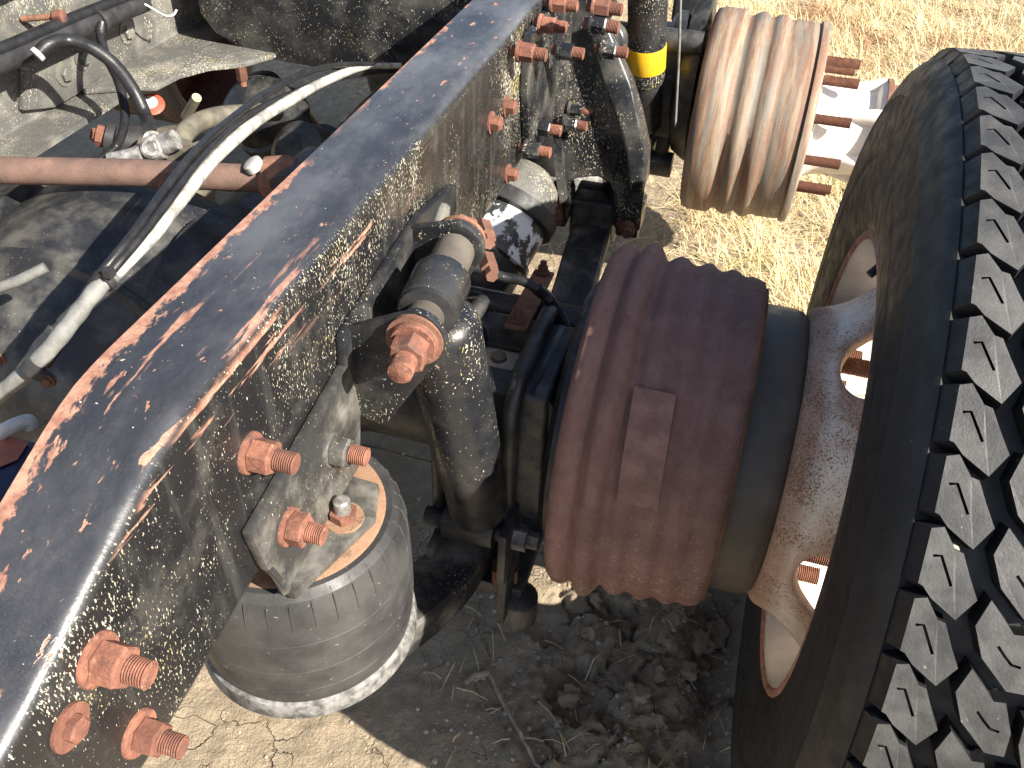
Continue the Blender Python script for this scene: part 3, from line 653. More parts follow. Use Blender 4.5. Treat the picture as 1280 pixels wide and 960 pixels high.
# ------------------------------------------------------------------ trailing arms
def arm(label, dy):
    t = thing('trailing_arm', label, 'trailing arm', (-.12, dy, -.2), 'trailing arms under the axles')
    path = [(-.108, .575, -.035), (-.103, .46, -.045), (-.098, .33, -.075), (-.10, .18, -.115), (-.115, .05, -.165), (-.125, -.08, -.192), (-.14, -.18, -.195), (-.175, -.27, -.175), (-.215, -.34, -.15), (-.235, -.385, -.14)]
    C_ = crom([V(p)+V((0, dy, 0)) for p in path], 6); rings = []
    for i, c in enumerate(C_):
        tt = (C_[min(i+1, len(C_)-1)]-C_[max(0, i-1)]).normalized(); sd = tt.cross(V((0,0,1))).normalized(); up = sd.cross(tt)
        f = i/(len(C_)-1); wd = .036 + .012*smooth(.6, .85, f); hh = .016 + .012*smooth(.25, .5, f)
        e = .005
        rings.append([c+sd*a+up*b for a, b in ((-wd, -hh+e), (-wd+e, -hh), (wd-e, -hh), (wd, -hh+e), (wd, hh-e), (wd-e, hh), (-wd+e, hh), (-wd, hh-e))])
    part('spring_beam', MB().rings(rings), M['arm'], t, sharp=30)
    e0 = V((-.108, .585+dy, -.025))
    part('eye', MB().cyl(e0-V((.040,0,0)), e0+V((.040,0,0)), .052, n=32), M['arm'], t, .004)
    part('eye_wrap', MB().box(e0+V((0, -.03, .012)), (.082, .065, .075)), M['arm'], t, .01, seg=3)
    return t
arm('flat black trailing arm running from the pivot hanger under the rear axle', 0)
arm('black trailing arm in shade below the ribbed worn drum', DY)

# ------------------------------------------------------------------ spring hanger
hg = thing('spring_hanger', 'large cast black hanger on the rail with rusty studs and pivot arch', 'hanger', (-.11, .56, -.06))
yh = .50
part('back_plate', MB().prism([(XW+.001, y, z) for y, z in ((.335, .375), (.325, .30), (.352, .19), (.40, .165), (.78, .165), (.78, .375))], (.012, 0, 0)), M['hang'], hg, .003)
def Y(px, py, y=yh): q = at(px, py, 'y', y); return (q.x, q.z)
O = [Y(690, 20), Y(691, 160), Y(696, 205), Y(703, 255), Y(706, 285), Y(713, 262), Y(709, 243), Y(714, 228), Y(724, 222), Y(748, 222), Y(762, 230), Y(770, 245), Y(771, 292), Y(800, 290), Y(806, 240), Y(808, 195), Y(798, 150), Y(786, 110), Y(765, 66), Y(750, 30), Y(745, 0), Y(700, 0)]
cxm = sum(a for a, _ in O)/len(O)
fr0 = [V((x, yh+.002+max(0, z-.10)*.25, z)) for x, z in O]; bk = [V((XW+.004+(x-XW)*.62, yh+.11, z-.01)) for x, z in O]
body = MB(); n = len(O)
body.rings([fr0, bk]); part('casting', body, M['hang'], hg, .006, seg=3)
# raised cheek on the outboard side (diagonal ridge)
rg = [Y(728, 40), Y(738, 72), Y(752, 110), Y(770, 150), Y(784, 190), Y(788, 232), Y(806, 236), Y(808, 195), Y(798, 150), Y(786, 110), Y(765, 66), Y(752, 40)]
part('rib', MB().rings([[V((x, yh-.022+max(0, z-.10)*.25, z)) for x, z in rg], [V((x+.0, yh+.05, z)) for x, z in rg]]), M['hang'], hg, .009, seg=3)
rg = [Y(688, 20), Y(690, 160), Y(695, 205), Y(702, 252), Y(710, 246), Y(704, 205), Y(700, 160), Y(704, 100), Y(706, 20)]
part('rib', MB().rings([[V((x, yh-.012+max(0, z-.10)*.25, z)) for x, z in rg], [V((x, yh+.05, z)) for x, z in rg]]), M['hang'], hg, .004, seg=2)
for b, yy in (((692, 270), yh), ((783, 284), yh)):
    q = at(*b, 'y', yy)
    part('pivot_lug', MB().box(q+V((0, .045, .002)), (.042, .075, .056)), M['boltd'] if b[0] < 700 else M['hang'], hg, .006)
    part('pivot_bolt', MB().lathe(q+V((0, .01, 0)), (.15, -1, 0), [(0, .021), (.006, .021), (.0065, .015), (.022, .015), (.024, .011)], 6).lathe(q+V((0, .01, 0)), (.15, -1, 0), [(.02, .009), (.034, .009)], 14), M['boltd'], hg)
for b, xx, kw in (((648, 64), XW+.013, {}), ((675, 30), XW+.013, {}), ((698, 63), -.165, dict(nm=M['hang'])), ((690, 4), XW+.013, {}), ((657, 186), XW+.013, dict(nm=M['blk'])), ((671, 159), XW+.013, dict(nm=M['blk'])),
                  ((705, 154), -.165, dict(nm=M['hang'])), ((712, 135), -.165, dict(nm=M['hang'])), ((742, 8), -.10, {}), ((738, 30), -.10, dict(nm=M['blk'])), ((752, 62), -.10, dict(nm=M['hang']))):
    bolt(hg, at(*b, 'x', xx), (1, -.02, 0), L=.040, r=.0088, rn=.0125, hn=.020, rw=.0145, sm=M['bolt'], **kw)
lug = at(757, 52, 'y', .60)
part('top_lug', MB().lathe(lug, (0, -1, .25), [(-.03, .034), (.0, .034), (.005, .029)], 28), M['hang'], hg, .003)
part('lug_bolt', MB().lathe(lug+V((-.004, -.006, .004)), (0, -1, .45), [(0, .018), (.004, .018), (.0045, .011), (.012, .011)], 8), M['bolt'], hg)

# ------------------------------------------------------------------ shock absorbers and bracket
sb = thing('shock_bracket', 'black clevis bracket on the rail holding the shock absorber pin', 'bracket', (XW, -.2, .2))
pn = V((-.119, -.300, .308)); pf = V((-.139, -.112, .305)); pd = (pf-pn).normalized()
def cheek(y, c, poly):
    n = 10; rr = .030; pts = []
    return [V((x, y, z)) for x, z in poly] + [V((c.x+rr*math.cos(a), y, c.z+rr*math.sin(a))) for a in [-.75+(2.35)*k/n for k in range(n+1)]]
c1 = pn+pd*.012; c2 = pf-pd*.012
part('cheek', MB().prism(cheek(c1.y, c1, [(XW+.002, .300), (XW+.002, .192), (-.160, .184)]), (0, .009, 0)), M['blk'], sb, .002)
part('cheek', MB().prism(cheek(c2.y, c2, [(XW+.002, .318), (XW+.002, .215), (-.160, .20)]), (0, .012, 0)), M['blk'], sb, .003)
part('base_plate', MB().prism([(XW+.001, -.315, .205), (XW+.001, -.30, .302), (XW+.001, -.10, .322), (XW+.001, .02, .300), (XW+.001, .02, .262), (XW+.001, -.09, .205)], (.010, 0, 0)), M['blk'], sb, .003)
p = at(546, 281, 'x', XW+.011)
part('tab', MB().tube([p+V((0, .02, .012)), p+V((.012, -.05, -.02))], .010, 10), M['blkd'], sb)
part('pin', MB().cyl(pn-pd*.005, pf+pd*.02, .0155, n=24), M['iron'], sb)
part('far_washer', MB().lathe(pf+pd*.002, pd, [(0, .029), (.006, .029)], 32), M['flange'], sb)
part('far_nut', MB().lathe(pf+pd*.008, pd, [(0, .019), (.022, .019)], 6), M['bolt'], sb)
part('near_washer', MB().lathe(pn+pd*.012, -pd, [(0, .0275), (.005, .0275), (.0055, .023), (.009, .023)], 32), M['flange'], sb)
bolt(sb, pn+pd*.004, -pd, L=.046, r=.0115, rn=.0185, hn=.022, rw=.0225, tw=.004)
part('spacer', MB().lathe(pf-pd*.018, -pd, [(0, .0215), (.045, .0215)], 28), M['iron'], sb)
part('spacer', MB().lathe(pn+pd*.022, pd, [(0, .0185), (.040, .0185)], 28), M['iron'], sb)
p = at(437, 452, 'x', XW+.012)
for b in ((602, 309), (606, 350)):
    q = at(*b, 'y', -.095); part('stud_end', MB().lathe(q+V((0, .02, 0)), (.5, -1, .1), [(-.03, .011), (.0, .011), (.0005, .0075), (.014, .0075)], 6), M['flange'], sb)
def shock(label, dy, band, loaded=True):
    o = V((0, dy, 0)); t = thing('shock_absorber', label, 'shock absorber', V((-.118, -.14, -.13))+o, 'shock absorbers along the frame rail')
    ec = (pn+pf)/2 + o - pd*.010; lo = V((-.098, -.150, -.105))+o; dn = (lo-ec).normalized()
    part('eye', MB().lathe(ec-pd*.030, pd, [(0, .026), (.003, .0305), (.058, .0305), (.061, .026)], 36), M['shock'], t)
    part('bushing', MB().lathe(ec-pd*.036, pd, [(0, .018), (.002, .0285), (.008, .0285)], 36), M['rubber'], t)
    L = (lo-ec).length
    part('dust_tube', MB().lathe(ec, dn, [(.022, .018), (.026, .031), (.036, .039), (.048, .0415), (.25, .0415), (.262, .0415), (.264, .0395)], 44), M['shock'], t)
    if band: part('yellow_band', MB().lathe(ec, dn, [(.178, .0422), (.179, .0426), (.232, .0426), (.233, .0422)], 44), M['yellow'], t)
    part('lower_tube', MB().lathe(ec, dn, [(.20, .0380), (L-.045, .0380), (L-.035, .033), (L-.025, .02)], 40), M['blk2'], t)
    part('lower_eye', MB().lathe(lo-V((.05,0,0)), (1,0,0), [(0, .026), (.07, .026)], 28), M['blk2'], t)
    return t
shock('specked black shock absorber hanging from the clevis bracket beside the maroon drum', 0, False)
shock('black shock absorber with a bright yellow band beside the ribbed worn drum', DY, True)
lb = thing('shock_mount', 'lower black shock mount with a dusty nut above the soil', 'bracket', (-.10, -.14, -.2))
part('ear', MB().prism([(-.066, -.175, -.16), (-.066, -.105, -.16), (-.066, -.10, -.265), (-.066, -.185, -.265)], (.012, 0, 0)), M['grub'], lb, .004)
part('ear', MB().prism([(-.172, -.175, -.15), (-.172, -.105, -.15), (-.172, -.10, -.24), (-.172, -.185, -.24)], (.012, 0, 0)), M['grub'], lb, .004)
part('ear', MB().prism([(-.066, -.185, -.075), (-.066, -.11, -.075), (-.066, -.10, -.17), (-.066, -.19, -.17)], (.012, 0, 0)), M['grub'], lb, .004)
part('pin', MB().cyl((-.18, -.145, -.115), (-.05, -.145, -.115), .013), M['grub'], lb)
part('nut', MB().lathe((-.054, -.145, -.115), (1, 0, 0), [(0, .018), (.018, .018), (.0185, .012), (.034, .012)], 6), M['bagring'], lb)

# ------------------------------------------------------------------ spring-brake chamber by the hanger, ABS cable
bk_ = thing('brake_chamber', 'spring brake chamber with flaking white paint and clamp ring below the rail', 'brake chamber', at(625, 320, 'x', -.235))
c0 = at(640, 262, 'x', -.235); c1 = at(606, 338, 'x', -.235) + V((0, 0, 0)); dd = V((-.22, -.80, -.56)).normalized()
part('dome', MB().lathe(c0, -dd, [(0, .072), (.03, .071), (.06, .060), (.08, .038), (.086, 0)], 40), M['farr'], bk_)
part('clamp_ring', MB().lathe(c0, dd, [(-.010, .076), (-.008, .084), (.008, .086), (.018, .084), (.020, .076)], 44), M['rubber'], bk_)
part('shell', MB().lathe(c0, dd, [(.018, .074), (.075, .072), (.085, .072), (.088, .078), (.098, .078), (.101, .072)], 40), M['flake'], bk_)
part('lower_shell', MB().lathe(c0, dd, [(.098, .071), (.16, .068), (.185, .055), (.19, .02)], 40), M['blk2'], bk_)
cable = crom([at(590, 333, 'x', -.16), at(625, 345, 'x', -.135), at(655, 352, 'x', -.108), at(680, 368, 'x', -.083), at(700, 392, 'x', -.058), at(713, 425, 'x', -.038), at(719, 462, 'x', -.02)], 22)
ab = thing('sensor_cable', 'thin corrugated black sensor cable curving from shock to drum', 'cable', cable[60])
part('conduit', MB().tube(cable, [.0062+(.0008 if i % 2 else -.0004) for i in range(len(cable))], 10), M['hose'], ab, sharp=60)
part('joint', MB().tube(cable[58:76], .0085, 12), M['hose'], ab)

# ------------------------------------------------------------------ brake drums
dr1 = thing('brake_drum', 'maroon rusted ribbed brake drum with a blank riveted plate behind the wheel', 'brake drum', (.1, 0, -.23))
RIB = 1
prof = [(.006, .196), (.001, .214), (.003, .2225), (.010, .2275), (.020, .2285), (.027, .2255), (.032, .2225), (.037, .2255), (.042, .2315), (.050, .2345), (.058, .2325), (.064, .2262), (.069, .2205), (.073, .2205),
        (.079, .2240), (.086, .2265), (.094, .2258), (.101, .2222), (.107, .2205), (.113, .2215), (.120, .2246), (.127, .2250), (.134, .2215), (.140, .2195), (.146, .2205), (.153, .2232), (.160, .2225), (.167, .2195), (.173, .2185), (.180, .2198), (.188, .2188), (.196, .2145), (.199, .206)]
prof = [(x, .2225+(q-.2225)*1.45 if .008 < x < .190 else q) for x, q in prof]
part('ribbed_band', MB().lathe((0,0,0), (1,0,0), prof, 96, (False, False)), M['drum'], dr1, sharp=60)
part('edge_step', MB().lathe((0,0,0), (1,0,0), [(.1985, .2075), (.2015, .207), (.2025, .196), (.203, .186)], 72, (False, False)), M['rustedge'], dr1)
part('drum_nose', MB().lathe((0,0,0), (1,0,0), [(.202, .1885), (.240, .1885), (.250, .186), (.256, .180), (.2585, .168), (.2585, .08)], 72, (False, False)), M['iron'], dr1)
part('inner_face', MB().lathe((0,0,0), (1,0,0), [(.006, .197), (.05, .19), (.15, .19), (.16, .10)], 64, (False, False)), M['boltd'], dr1)
tg = MB(); rows = []
for k in range(13):
    a = R_(19.5+(52-19.5)*k/12); ro = .2320; xa = .080 - .006*k/12
    rows.append([V((xa+.002, -ro*math.cos(a)*.95, ro*math.sin(a)*.95)), V((xa, -ro*math.cos(a), ro*math.sin(a))), V((xa+.046, -ro*math.cos(a), ro*math.sin(a))), V((xa+.044, -ro*math.cos(a)*.95, ro*math.sin(a)*.95))])
tg.rings(rows); part('blank_plate', tg, M['tag'], dr1, label='flat blank rusty plate on the drum face')

DO = V((.010, DY-.070, -.046))
dr2 = thing('brake_drum', 'worn grey and orange rusted ribbed brake drum without a wheel in the straw', 'brake drum', DO+V((.12, 0, -.22)))
o2 = DO
prof2 = [(.004, .19), (.000, .212), (.004, .222), (.020, .2275), (.060, .2275), (.068, .224), (.074, .2165), (.080, .2150), (.088, .2200), (.100, .2265), (.110, .2255), (.118, .2180), (.125, .2155), (.132, .2200), (.142, .2250), (.152, .2245), (.160, .2185), (.166, .2160), (.172, .2170), (.178, .2185), (.222, .2170), (.228, .2150), (.231, .2215), (.243, .2215), (.2475, .2170), (.249, .205), (.249, .08)]
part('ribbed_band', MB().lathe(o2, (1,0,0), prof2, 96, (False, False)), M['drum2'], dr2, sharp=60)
part('inner_face', MB().lathe(o2, (1,0,0), [(.004, .191), (.05, .185), (.15, .185), (.16, .10)], 64, (False, False)), M['boltd'], dr2)
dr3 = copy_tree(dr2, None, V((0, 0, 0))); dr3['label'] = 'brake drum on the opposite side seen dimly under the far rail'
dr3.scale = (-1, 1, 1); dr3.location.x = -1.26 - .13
def hub(label, o, x0):
    o = V(o); t = thing('wheel_hub', label, 'wheel hub', o+V((x0, 0, 0)), 'wheel hubs on the axles')
    part('barrel', MB().lathe(o, (1,0,0), [(x0-.004, .130), (x0+.006, .128), (x0+.010, .114), (x0+.03, .105), (x0+.075, .098), (x0+.115, .094), (x0+.128, .098), (x0+.134, .112), (x0+.145, .116)], 56, (False, False)), M['hub'], t)
    for k in range(6):
        a = 2*math.pi*k/6+.3; u_ = V((0, math.cos(a), math.sin(a)))
        part('lobe', MB().cyl(o+u_*.088+V((x0+.06,0,0)), o+u_*.103+V((x0+.146,0,0)), .012, .020, 14), M['hub'], t)
    part('flange', MB().lathe(o, (1,0,0), [(x0+.145, .10), (x0+.145, .122), (x0+.157, .122), (x0+.159, .118), (x0+.159, .05), (x0+.175, .045), (x0+.175, 0)], 48), M['flange'], t)
    for k in range(8):
        a = 2*math.pi*k/8+.25; u_ = V((0, math.cos(a), math.sin(a)))
        hexhead(t, o+u_*.102+V((x0+.159, 0, 0)), (1,0,0), .011, .018, M['flange'], .014)
    key = 'stud'
    if key not in cache: cache[key] = threaded(.078, .0115, .0024, 20).mesh('stud'); cache[key].materials.append(M['copper'])
    for k in range(10):
        a = 2*math.pi*k/10+.12; u_ = V((0, math.cos(a), math.sin(a)))
        s_ = bpy.data.objects.new('stud', cache[key]); col.objects.link(s_); s_.parent = t
        s_.location = u_*.1430 + V((0, 0, 0)); s_.rotation_euler = (0, math.pi/2, a)
        s_.rotation_euler = (0, math.pi/2, 0)
    return t
hub('white painted hub with bare rusty studs on the worn drum', DO, .249)
hub('white painted hub and studs seen through the wheel hand holes', (0, 0, 0), .2585)

# ------------------------------------------------------------------ wheel: rim, disc, tyre with separate tread blocks
wh = thing('wheel', 'truck wheel with lugged black tyre and white rust specked disc', 'wheel', (.42, 0, -.5))
XC = .419
rimp = [(.303, .2975), (.302, .293), (.3055, .289), (.314, .2865), (.330, .280), (.345, .268), (.360, .252), (.400, .246), (.46, .262), (.51, .283), (.53, .288), (.536, .298)]
rout = [(.536, .301), (.53, .293), (.46, .268), (.40, .251), (.355, .258), (.318, .2915), (.308, .2965)]
rim = part('rim', MB().lathe((0,0,0), (1,0,0), rimp+rout, 96, (False, False)), M['rim'], wh)
part('rim_lip', MB().lathe((0,0,0), (1,0,0), [(.3075, .2965), (.303, .3000), (.3005, .2965), (.3010, .2915), (.3045, .2885)], 96, (False, False)), M['lip'], rim)
part('valve_stem', MB().tube([(.336, .17, .205), (.322, .158, .192)], .0055, 10), M['rubber'], rim)
# disc: mounting face, rounded shoulder, cone with five hand holes, all one pressed sheet
def disc():
    mb = MB(); nA, nT = 180, 26
    P = [(.2600, .108), (.2595, .165), (.2600, .178), (.2625, .186), (.2680, .1905), (.2780, .1935), (.290, .1975), (.305, .2055), (.320, .2170), (.335, .2300), (.350, .2420), (.362, .2500)]
    # resample
    S = [0]
    for a, b in zip(P, P[1:]): S.append(S[-1]+math.dist(a, b))
    def samp(q):
        for i in range(len(P)-1):
            if q <= S[i+1]+1e-9:
                t = (q-S[i])/(S[i+1]-S[i]); return (P[i][0]+(P[i+1][0]-P[i][0])*t, P[i][1]+(P[i+1][1]-P[i][1])*t)
        return P[-1]
    nT = 44; grid = [samp(S[-1]*k/nT) for k in range(nT+1)]
    hc = [R_(75+72*k) for k in range(5)]; s_c = S[8]+.004; r_c = .217
    def wrap(a): return (a+math.pi) % (2*math.pi)-math.pi
    ang = [2*math.pi*j/nA for j in range(nA)]
    # warp the grid so that hole rims fall on grid lines: keep cells whose centre is outside the ellipse, snap border verts onto it
    vid = {}; pts = []
    A_, B_ = .047, .040
    def hole(sv, a):
        best = min(hc, key=lambda h: abs(wrap(a-h)));
        return wrap(a-best)*r_c/A_, (sv-s_c)/B_, best
    for k in range(nT+1):
        for j in range(nA):
            sv = S[-1]*k/nT; a = ang[j]
            u_, v_, h = hole(sv, a); d_ = math.hypot(u_, v_)
            pts.append([sv, a, d_, u_, v_, h])
    keep = []
    for k in range(nT):
        for j in range(nA):
            q = (k*nA+j, k*nA+(j+1) % nA, (k+1)*nA+(j+1) % nA, (k+1)*nA+j)
            if sum(pts[i][2] for i in q)/4 > 1.0: keep.append(q)
    cnt = {}
    for q in keep:
        for i in q: cnt[i] = cnt.get(i, 0)+1
    border = set(i for i, c in cnt.items() if c < 4 and nA <= i < nT*nA)
    vs = []
    for i, (sv, a, d_, u_, v_, h) in enumerate(pts):
        if i in border and d_ > 1e-6 and d_ < 1.6:
            sv = s_c + v_/d_*B_; a = h + u_/d_*A_/r_c
        x, r = samp(max(0, min(S[-1], sv))); vs.append(V((x, -r*math.cos(a), r*math.sin(a))))
    mb.v = vs; mb.f = keep; return mb
dsk = part('disc', disc(), M['disc'], wh, sharp=70)
so_ = dsk.modifiers.new('sheet', 'SOLIDIFY'); so_.thickness = .010; so_.offset = 0
# remove unused verts inside holes
bm = bmesh.new(); bm.from_mesh(dsk.data); bmesh.ops.delete(bm, geom=[q for q in bm.verts if not q.link_faces], context='VERTS'); bm.to_mesh(dsk.data); bm.free()

half = [(.3045, .2955), (.3020, .302), (.2995, .306), (.2975, .312), (.2955, .325), (.2925, .350), (.2905, .380), (.2915, .3865), (.2903, .3885), (.2912, .410), (.2930, .440), (.2945, .452), (.2935, .4545), (.2965, .4600), (.3010, .476), (.3065, .4870), (.3120, .4930), (.3165, .4962), (.3185, .4945), (.3250, .4915), (.36, .494), (XC, .495)]
prof = half + [(2*XC-x, r) for x, r in half[-2::-1]]
tyre = part('tyre', MB().lathe((0,0,0), (1,0,0), prof, 128, (False, False)), M['tyre'], wh, sharp=50)
NB = 59; PIT = 2*math.pi/NB; RO = .5115
def block(poly, sip, rbase=.492, edge=None):
    """poly: (x, angle deg) on the tread surface, ccw; sip: polyline of the sipe groove"""
    mb = MB()
    cxp = sum(p[0] for p in poly)/len(poly); cap = sum(p[1] for p in poly)/len(poly)
    def P3(x, a, r):
        crown = .0035*((x-XC)/.10)**2
        a = R_(a); r = r-crown if r > .503 else r
        return V((x, -r*math.cos(a), r*math.sin(a)))
    top = [P3(cxp+(x-cxp)*.985, cap+(a-cap)*.985, RO) for x, a in poly]
    mid = [P3(x, a, RO-.0012) for x, a in poly]
    bot = [P3(cxp+(x-cxp)*1.07, cap+(a-cap)*1.07, rbase) for x, a in poly]
    if edge:   # shoulder blocks run down over the tyre's shoulder
        for i in edge: bot[i] = P3(.3165, poly[i][1]*1.02, .4940)
    mb.rings([bot, mid, top])
    return mb.mesh('tread_block', sharp=30)
sh = [(.3265, 2.42), (.3350, 2.75), (.3455, 1.10), (.3515, .95), (.3590, -.80), (.3680, -2.65), (.3570, -4.75), (.3370, -3.40), (.3300, -2.55), (.3262, -2.42)]
r2 = [(.3765, 3.75), (.3880, 2.5), (.3970, 1.35), (.4055, 1.50), (.4155, -1.2), (.4168, -3.55), (.4030, -3.65), (.3805, -1.30), (.3705, 1.30)]
mesh_sh = block(sh, None, edge=(0, 8, 9)); mesh_r2 = block(r2, None)
mir = lambda P: [(2*XC-x, -a) for x, a in P]
mesh_sh2 = block(mir(sh), None, edge=None); mesh_r22 = block(mir(r2), None)
for me in (mesh_sh, mesh_r2, mesh_sh2, mesh_r22): me.materials.append(M['tread']); me.polygons.foreach_set('use_smooth', [False]*len(me.polygons))
def groove(pts, wdt=.0017):
    mb = MB(); 
    P = [V((x, -(RO-.0003-.0035*((x-XC)/.10)**2)*math.cos(R_(a)), (RO-.0003-.0035*((x-XC)/.10)**2)*math.sin(R_(a)))) for x, a in pts]
    rings = []
    for i, p in enumerate(P):
        t = (P[min(i+1, len(P)-1)]-P[max(0, i-1)]).normalized(); nrm = V((0, p.y, p.z)).normalized(); sd = t.cross(nrm).normalized()
        rings.append([p+sd*wdt+nrm*.004, p-sd*wdt+nrm*.004, p-sd*wdt-nrm*.006, p+sd*wdt-nrm*.006])
    return mb.rings(rings).mesh('sipe')
s1 = groove([(.3320, .15), (.3375, .30), (.3430, -.85), (.3485, -2.0)], .0011); s2 = groove([(.3890, .05), (.395, -.65), (.4010, -1.25), (.4075, -1.30)], .0011)
def cut(me, g):
    a_ = bpy.data.objects.new('a', me); b_ = bpy.data.objects.new('b', g); col.objects.link(a_); col.objects.link(b_)
    md = a_.modifiers.new('b', 'BOOLEAN'); md.object = b_; md.operation = 'DIFFERENCE'; md.solver = 'EXACT'
    nm = bpy.data.meshes.new_from_object(a_.evaluated_get(bpy.context.evaluated_depsgraph_get()))
    bpy.data.objects.remove(a_); bpy.data.objects.remove(b_); nm.name = 'tread_block'; nm.polygons.foreach_set('use_smooth', [False]*len(nm.polygons)); return nm
mesh_sh = cut(mesh_sh, s1); mesh_r2 = cut(mesh_r2, s2)
A0 = 36.6
for k in range(NB):
    th_ = -R_(0) 
    ang_ = R_(A0+.0) + k*PIT
    for me, sp, off in ((mesh_sh, 0, 0), (mesh_r2, 0, -.105), (mesh_r22, 0, -.055), (mesh_sh2, 0, -.02)):
        o = bpy.data.objects.new('tread_block', me); col.objects.link(o); o.parent = tyre
        o.location = -WL[tyre.name] + V((0,0,0)); o.rotation_euler = (-(ang_+off), 0, 0)

for b_, lab in (((1189, 687), 'small pale stone wedged in a groove between shoulder tread blocks'),):
    dq = rgt*((b_[0]-640)/FPX)+dwn*((b_[1]-480)/FPX)+fwd; Aq = dq.y**2+dq.z**2; Bq = 2*(CAM.y*dq.y+CAM.z*dq.z); Cq = CAM.y**2+CAM.z**2-.502**2
    tq = (-Bq-math.sqrt(Bq*Bq-4*Aq*Cq))/(2*Aq); pq = CAM+dq*tq; TREAD_STONE = (pq, lab)
# ------------------------------------------------------------------ thin wire and shaded pieces ahead
wp = [at(851, -20, 'y', .95), at(849, 60, 'y', .95), at(846, 120, 'y', .96), at(844, 158, 'y', .97)]
single('thin_wire', MB().tube(crom(wp, 5), .0028, 8), M['loomg'], 'thin pale wire hanging straight beside the worn ribbed drum', 'wire', wp[-1])
sc_ = thing('slack_adjuster', 'dark lever arm hanging in shade between shock and worn drum', 'lever', (-.06, DY-.12, -.2))
part('lever', MB().prism([(-.075, DY-.10, .15), (-.075, DY-.02, .16), (-.075, DY-.05, -.20), (-.075, DY-.11, -.20)], (.03, 0, 0)), M['grub'], sc_, .008)
part('cam_tube', MB().cyl((-.20, DY-.14, .13), (.0, DY-.14, .13), .025), M['grub'], sc_)
part('yoke', MB().cyl((-.10, DY-.10, -.18), (-.03, DY-.10, -.18), .03), M['grub'], sc_)

# ------------------------------------------------------------------ clods, pebbles, twig
def lump(c, r, sq=.7, seed=0, n=2, amp=.35):
    bm = bmesh.new(); bmesh.ops.create_icosphere(bm, subdivisions=n, radius=1)
    mb = MB(); vs = []
    for q in bm.verts:
        d = q.co.normalized(); k = 1+amp*noise.noise(d*1.6+V((seed*3.7, seed*1.3, 0)))+amp*.5*noise.noise(d*4+V((0, seed, seed*2.1)))
        vs.append(V(c)+V((d.x*r*k, d.y*r*k, d.z*r*sq*k)))
    mb.add(vs, [tuple(x.index for x in f.verts) for f in bm.faces]); bm.free(); return mb
single('wedged_stone', lump(TREAD_STONE[0], .0062, .85, 5, 2, .4), M['stone'], TREAD_STONE[1], 'stone', TREAD_STONE[0])
rc_ = random.Random(3)
spots = [(715, 862, .018, 'pale cracked clod of soil lying alone between twig and churned patch'), (800, 868, .018, None), (862, 832, .017, None), (878, 795, .022, None), (902, 772, .024, None), (906, 858, .013, 'small pale clod of soil in the dark trench along the tyre'), (832, 802, .014, None), (848, 780, .012, None), (775, 806, .016, None), (738, 792, .014, None), (745, 748, .013, 'sunlit clod of soil under the low edge of the maroon drum'), (796, 750, .017, None), (855, 762, .015, None), (760, 846, .013, None), (826, 840, .012, None), (885, 820, .011, None), (840, 760, .014, None)]
for i, (px, py, r, lab) in enumerate(spots):
    p = at(px, py, 'z', GZ); p.z = gh(p.x, p.y)+r*.22
    mbq = lump(p, r, .62, i, 3, .75)
    single('soil_clod', mbq, M['soil'], lab or 'crumbly clod of broken soil in the churned patch beside the tyre', 'clod', p, 'clods of broken soil', sharp=50)
mbp = MB()
for i in range(1100):
    if i < 700: px, py = rc_.uniform(520, 920), rc_.uniform(640, 985)
    else: px, py = rc_.uniform(180, 1000), rc_.uniform(250, 980)
    p = at(px, py, 'z', GZ); r = .0012+.0042*rc_.random()**3.2; p.z = gh(p.x, p.y)+r*.3
    mbp.v_ = None
    q = lump(p, r, .7, i, 1, .3); mbp.add(q.v, q.f)
o = part('pebbles', mbp, M['stone'], None, loc=(0, 0, GZ)); o['kind'] = 'stuff'; o['label'] = 'small pale pebbles and crumbs scattered on the soil'
tw = crom([at(592, 850, 'z', GZ), at(602, 842, 'z', GZ), at(611, 840, 'z', GZ), at(625, 868, 'z', GZ), at(645, 905, 'z', GZ), at(660, 935, 'z', GZ), at(676, 966, 'z', GZ)], 6)
tw = [V((p.x, p.y, gh(p.x, p.y)+.010)) for p in tw]
t = thing('dry_twig', 'dry forked grey twig lying on the shaded cracked soil', 'twig', tw[18])
part('stem', MB().tube(tw, [.0042-.0015*i/len(tw) for i in range(len(tw))], 8), M['twig'], t)
part('fork', MB().tube([tw[12], tw[12]+V((-.02, -.012, .002)), tw[12]+V((-.032, -.028, -.002))], [.0045, .006, .004], 8), M['twig'], t)
part('fork', MB().tube([tw[27], tw[27]+V((.018, .003, .004)), tw[27]+V((.034, .004, .0))], [.0022, .0016, .001], 6), M['twig'], t)
rl = random.Random(11)
mbs = MB()
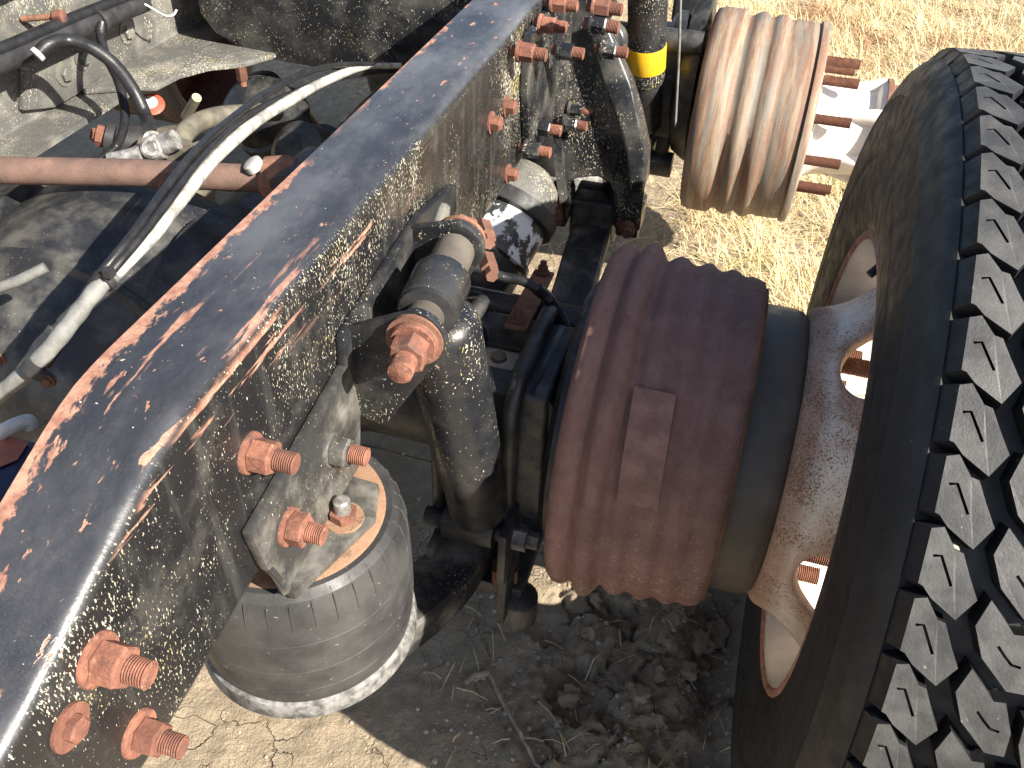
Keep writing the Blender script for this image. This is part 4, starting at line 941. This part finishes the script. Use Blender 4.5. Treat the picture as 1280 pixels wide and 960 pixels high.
for i in range(240):      # loose straws on the bare soil
    px, py = (rl.uniform(540, 920), rl.uniform(640, 980)) if i < 60 else (rl.uniform(640, 1000), rl.uniform(230, 400))
    p = at(px, py, 'z', GZ); a = rl.uniform(0, 6.28); L = rl.uniform(.015, .06) if i < 60 else rl.uniform(.03, .14); d = V((math.cos(a), math.sin(a), 0))
    pts = [p, p+d*L*.5+V((0, 0, .006)), p+d*L]
    pts = [V((q.x, q.y, gh(q.x, q.y)+.003+(.006 if k == 1 else 0))) for k, q in enumerate(pts)]
    mbs.tube(pts, [.0009, .0008, .0005], 3)
o = part('loose_straw', mbs, M['grass'], None, loc=(0, 0, GZ)); o['kind'] = 'stuff'; o['label'] = 'loose dry straws strewn over the soil'

# ------------------------------------------------------------------ dry grass
gr = random.Random(5); mbg = MB()
def blade(p, a, lean, L, wd, curl):
    d = V((math.cos(a), math.sin(a), 0)); sd = V((-d.y, d.x, 0)); n = 4
    q = V(p); th = lean; rows = []
    for i in range(n+1):
        wq = wd*(1-i/n*.85); rows.append((q-sd*wq, q+sd*wq))
        q = q + (d*math.sin(th)+V((0,0,1))*math.cos(th))*(L/n); th = min(th+curl, 1.75)
        q.z = max(q.z, p[2]+.002)
    b = len(mbg.v)
    for a_, c_ in rows: mbg.v += [a_, c_]
    mbg.f += [(b+2*i, b+2*i+1, b+2*i+3, b+2*i+2) for i in range(n)]
def dens(x, y):
    e = noise.noise((x*1.3+4, y*1.3, 1))*.35 + noise.noise((x*4, y*4, 2))*.25
    b = smooth(.85, 1.5, y + .75*(x-.25) + e)
    return b
cnt = 0
while cnt < 66000:
    k = gr.random()
    x = gr.uniform(-.4, 3.0); y = .95 + 4.6*gr.random()**1.9
    if x < .0 and y < 1.9: continue
    if x > .2+.62*(y+.9): continue
    dd_ = dens(x, y)
    if gr.random() > dd_*.95: continue
    cl = noise.noise((x*7, y*7, 4))
    if cl < -.08 and gr.random() < .75: continue
    for _ in range(3):
        cnt += 1
        px, py = x+gr.gauss(0, .018), y+gr.gauss(0, .018)
        near = y < 2.2
        blade((px, py, gh(px, py)-.002), gr.uniform(0, 6.28), gr.uniform(.3, 1.6), gr.uniform(.05, .19)*(.75+1.1*max(0, cl)), gr.uniform(.0007, .0015)*(1 if near else 1.5), gr.uniform(.0, .5))
me = mbg.mesh('dry_grass', V((0, 2, GZ)), smooth=False); me.materials.append(M['grass'])
o = bpy.data.objects.new('dry_grass', me); col.objects.link(o); o.location = (0, 2, GZ); o['kind'] = 'stuff'; o['label'] = 'tangled dry golden grass behind the wheels'
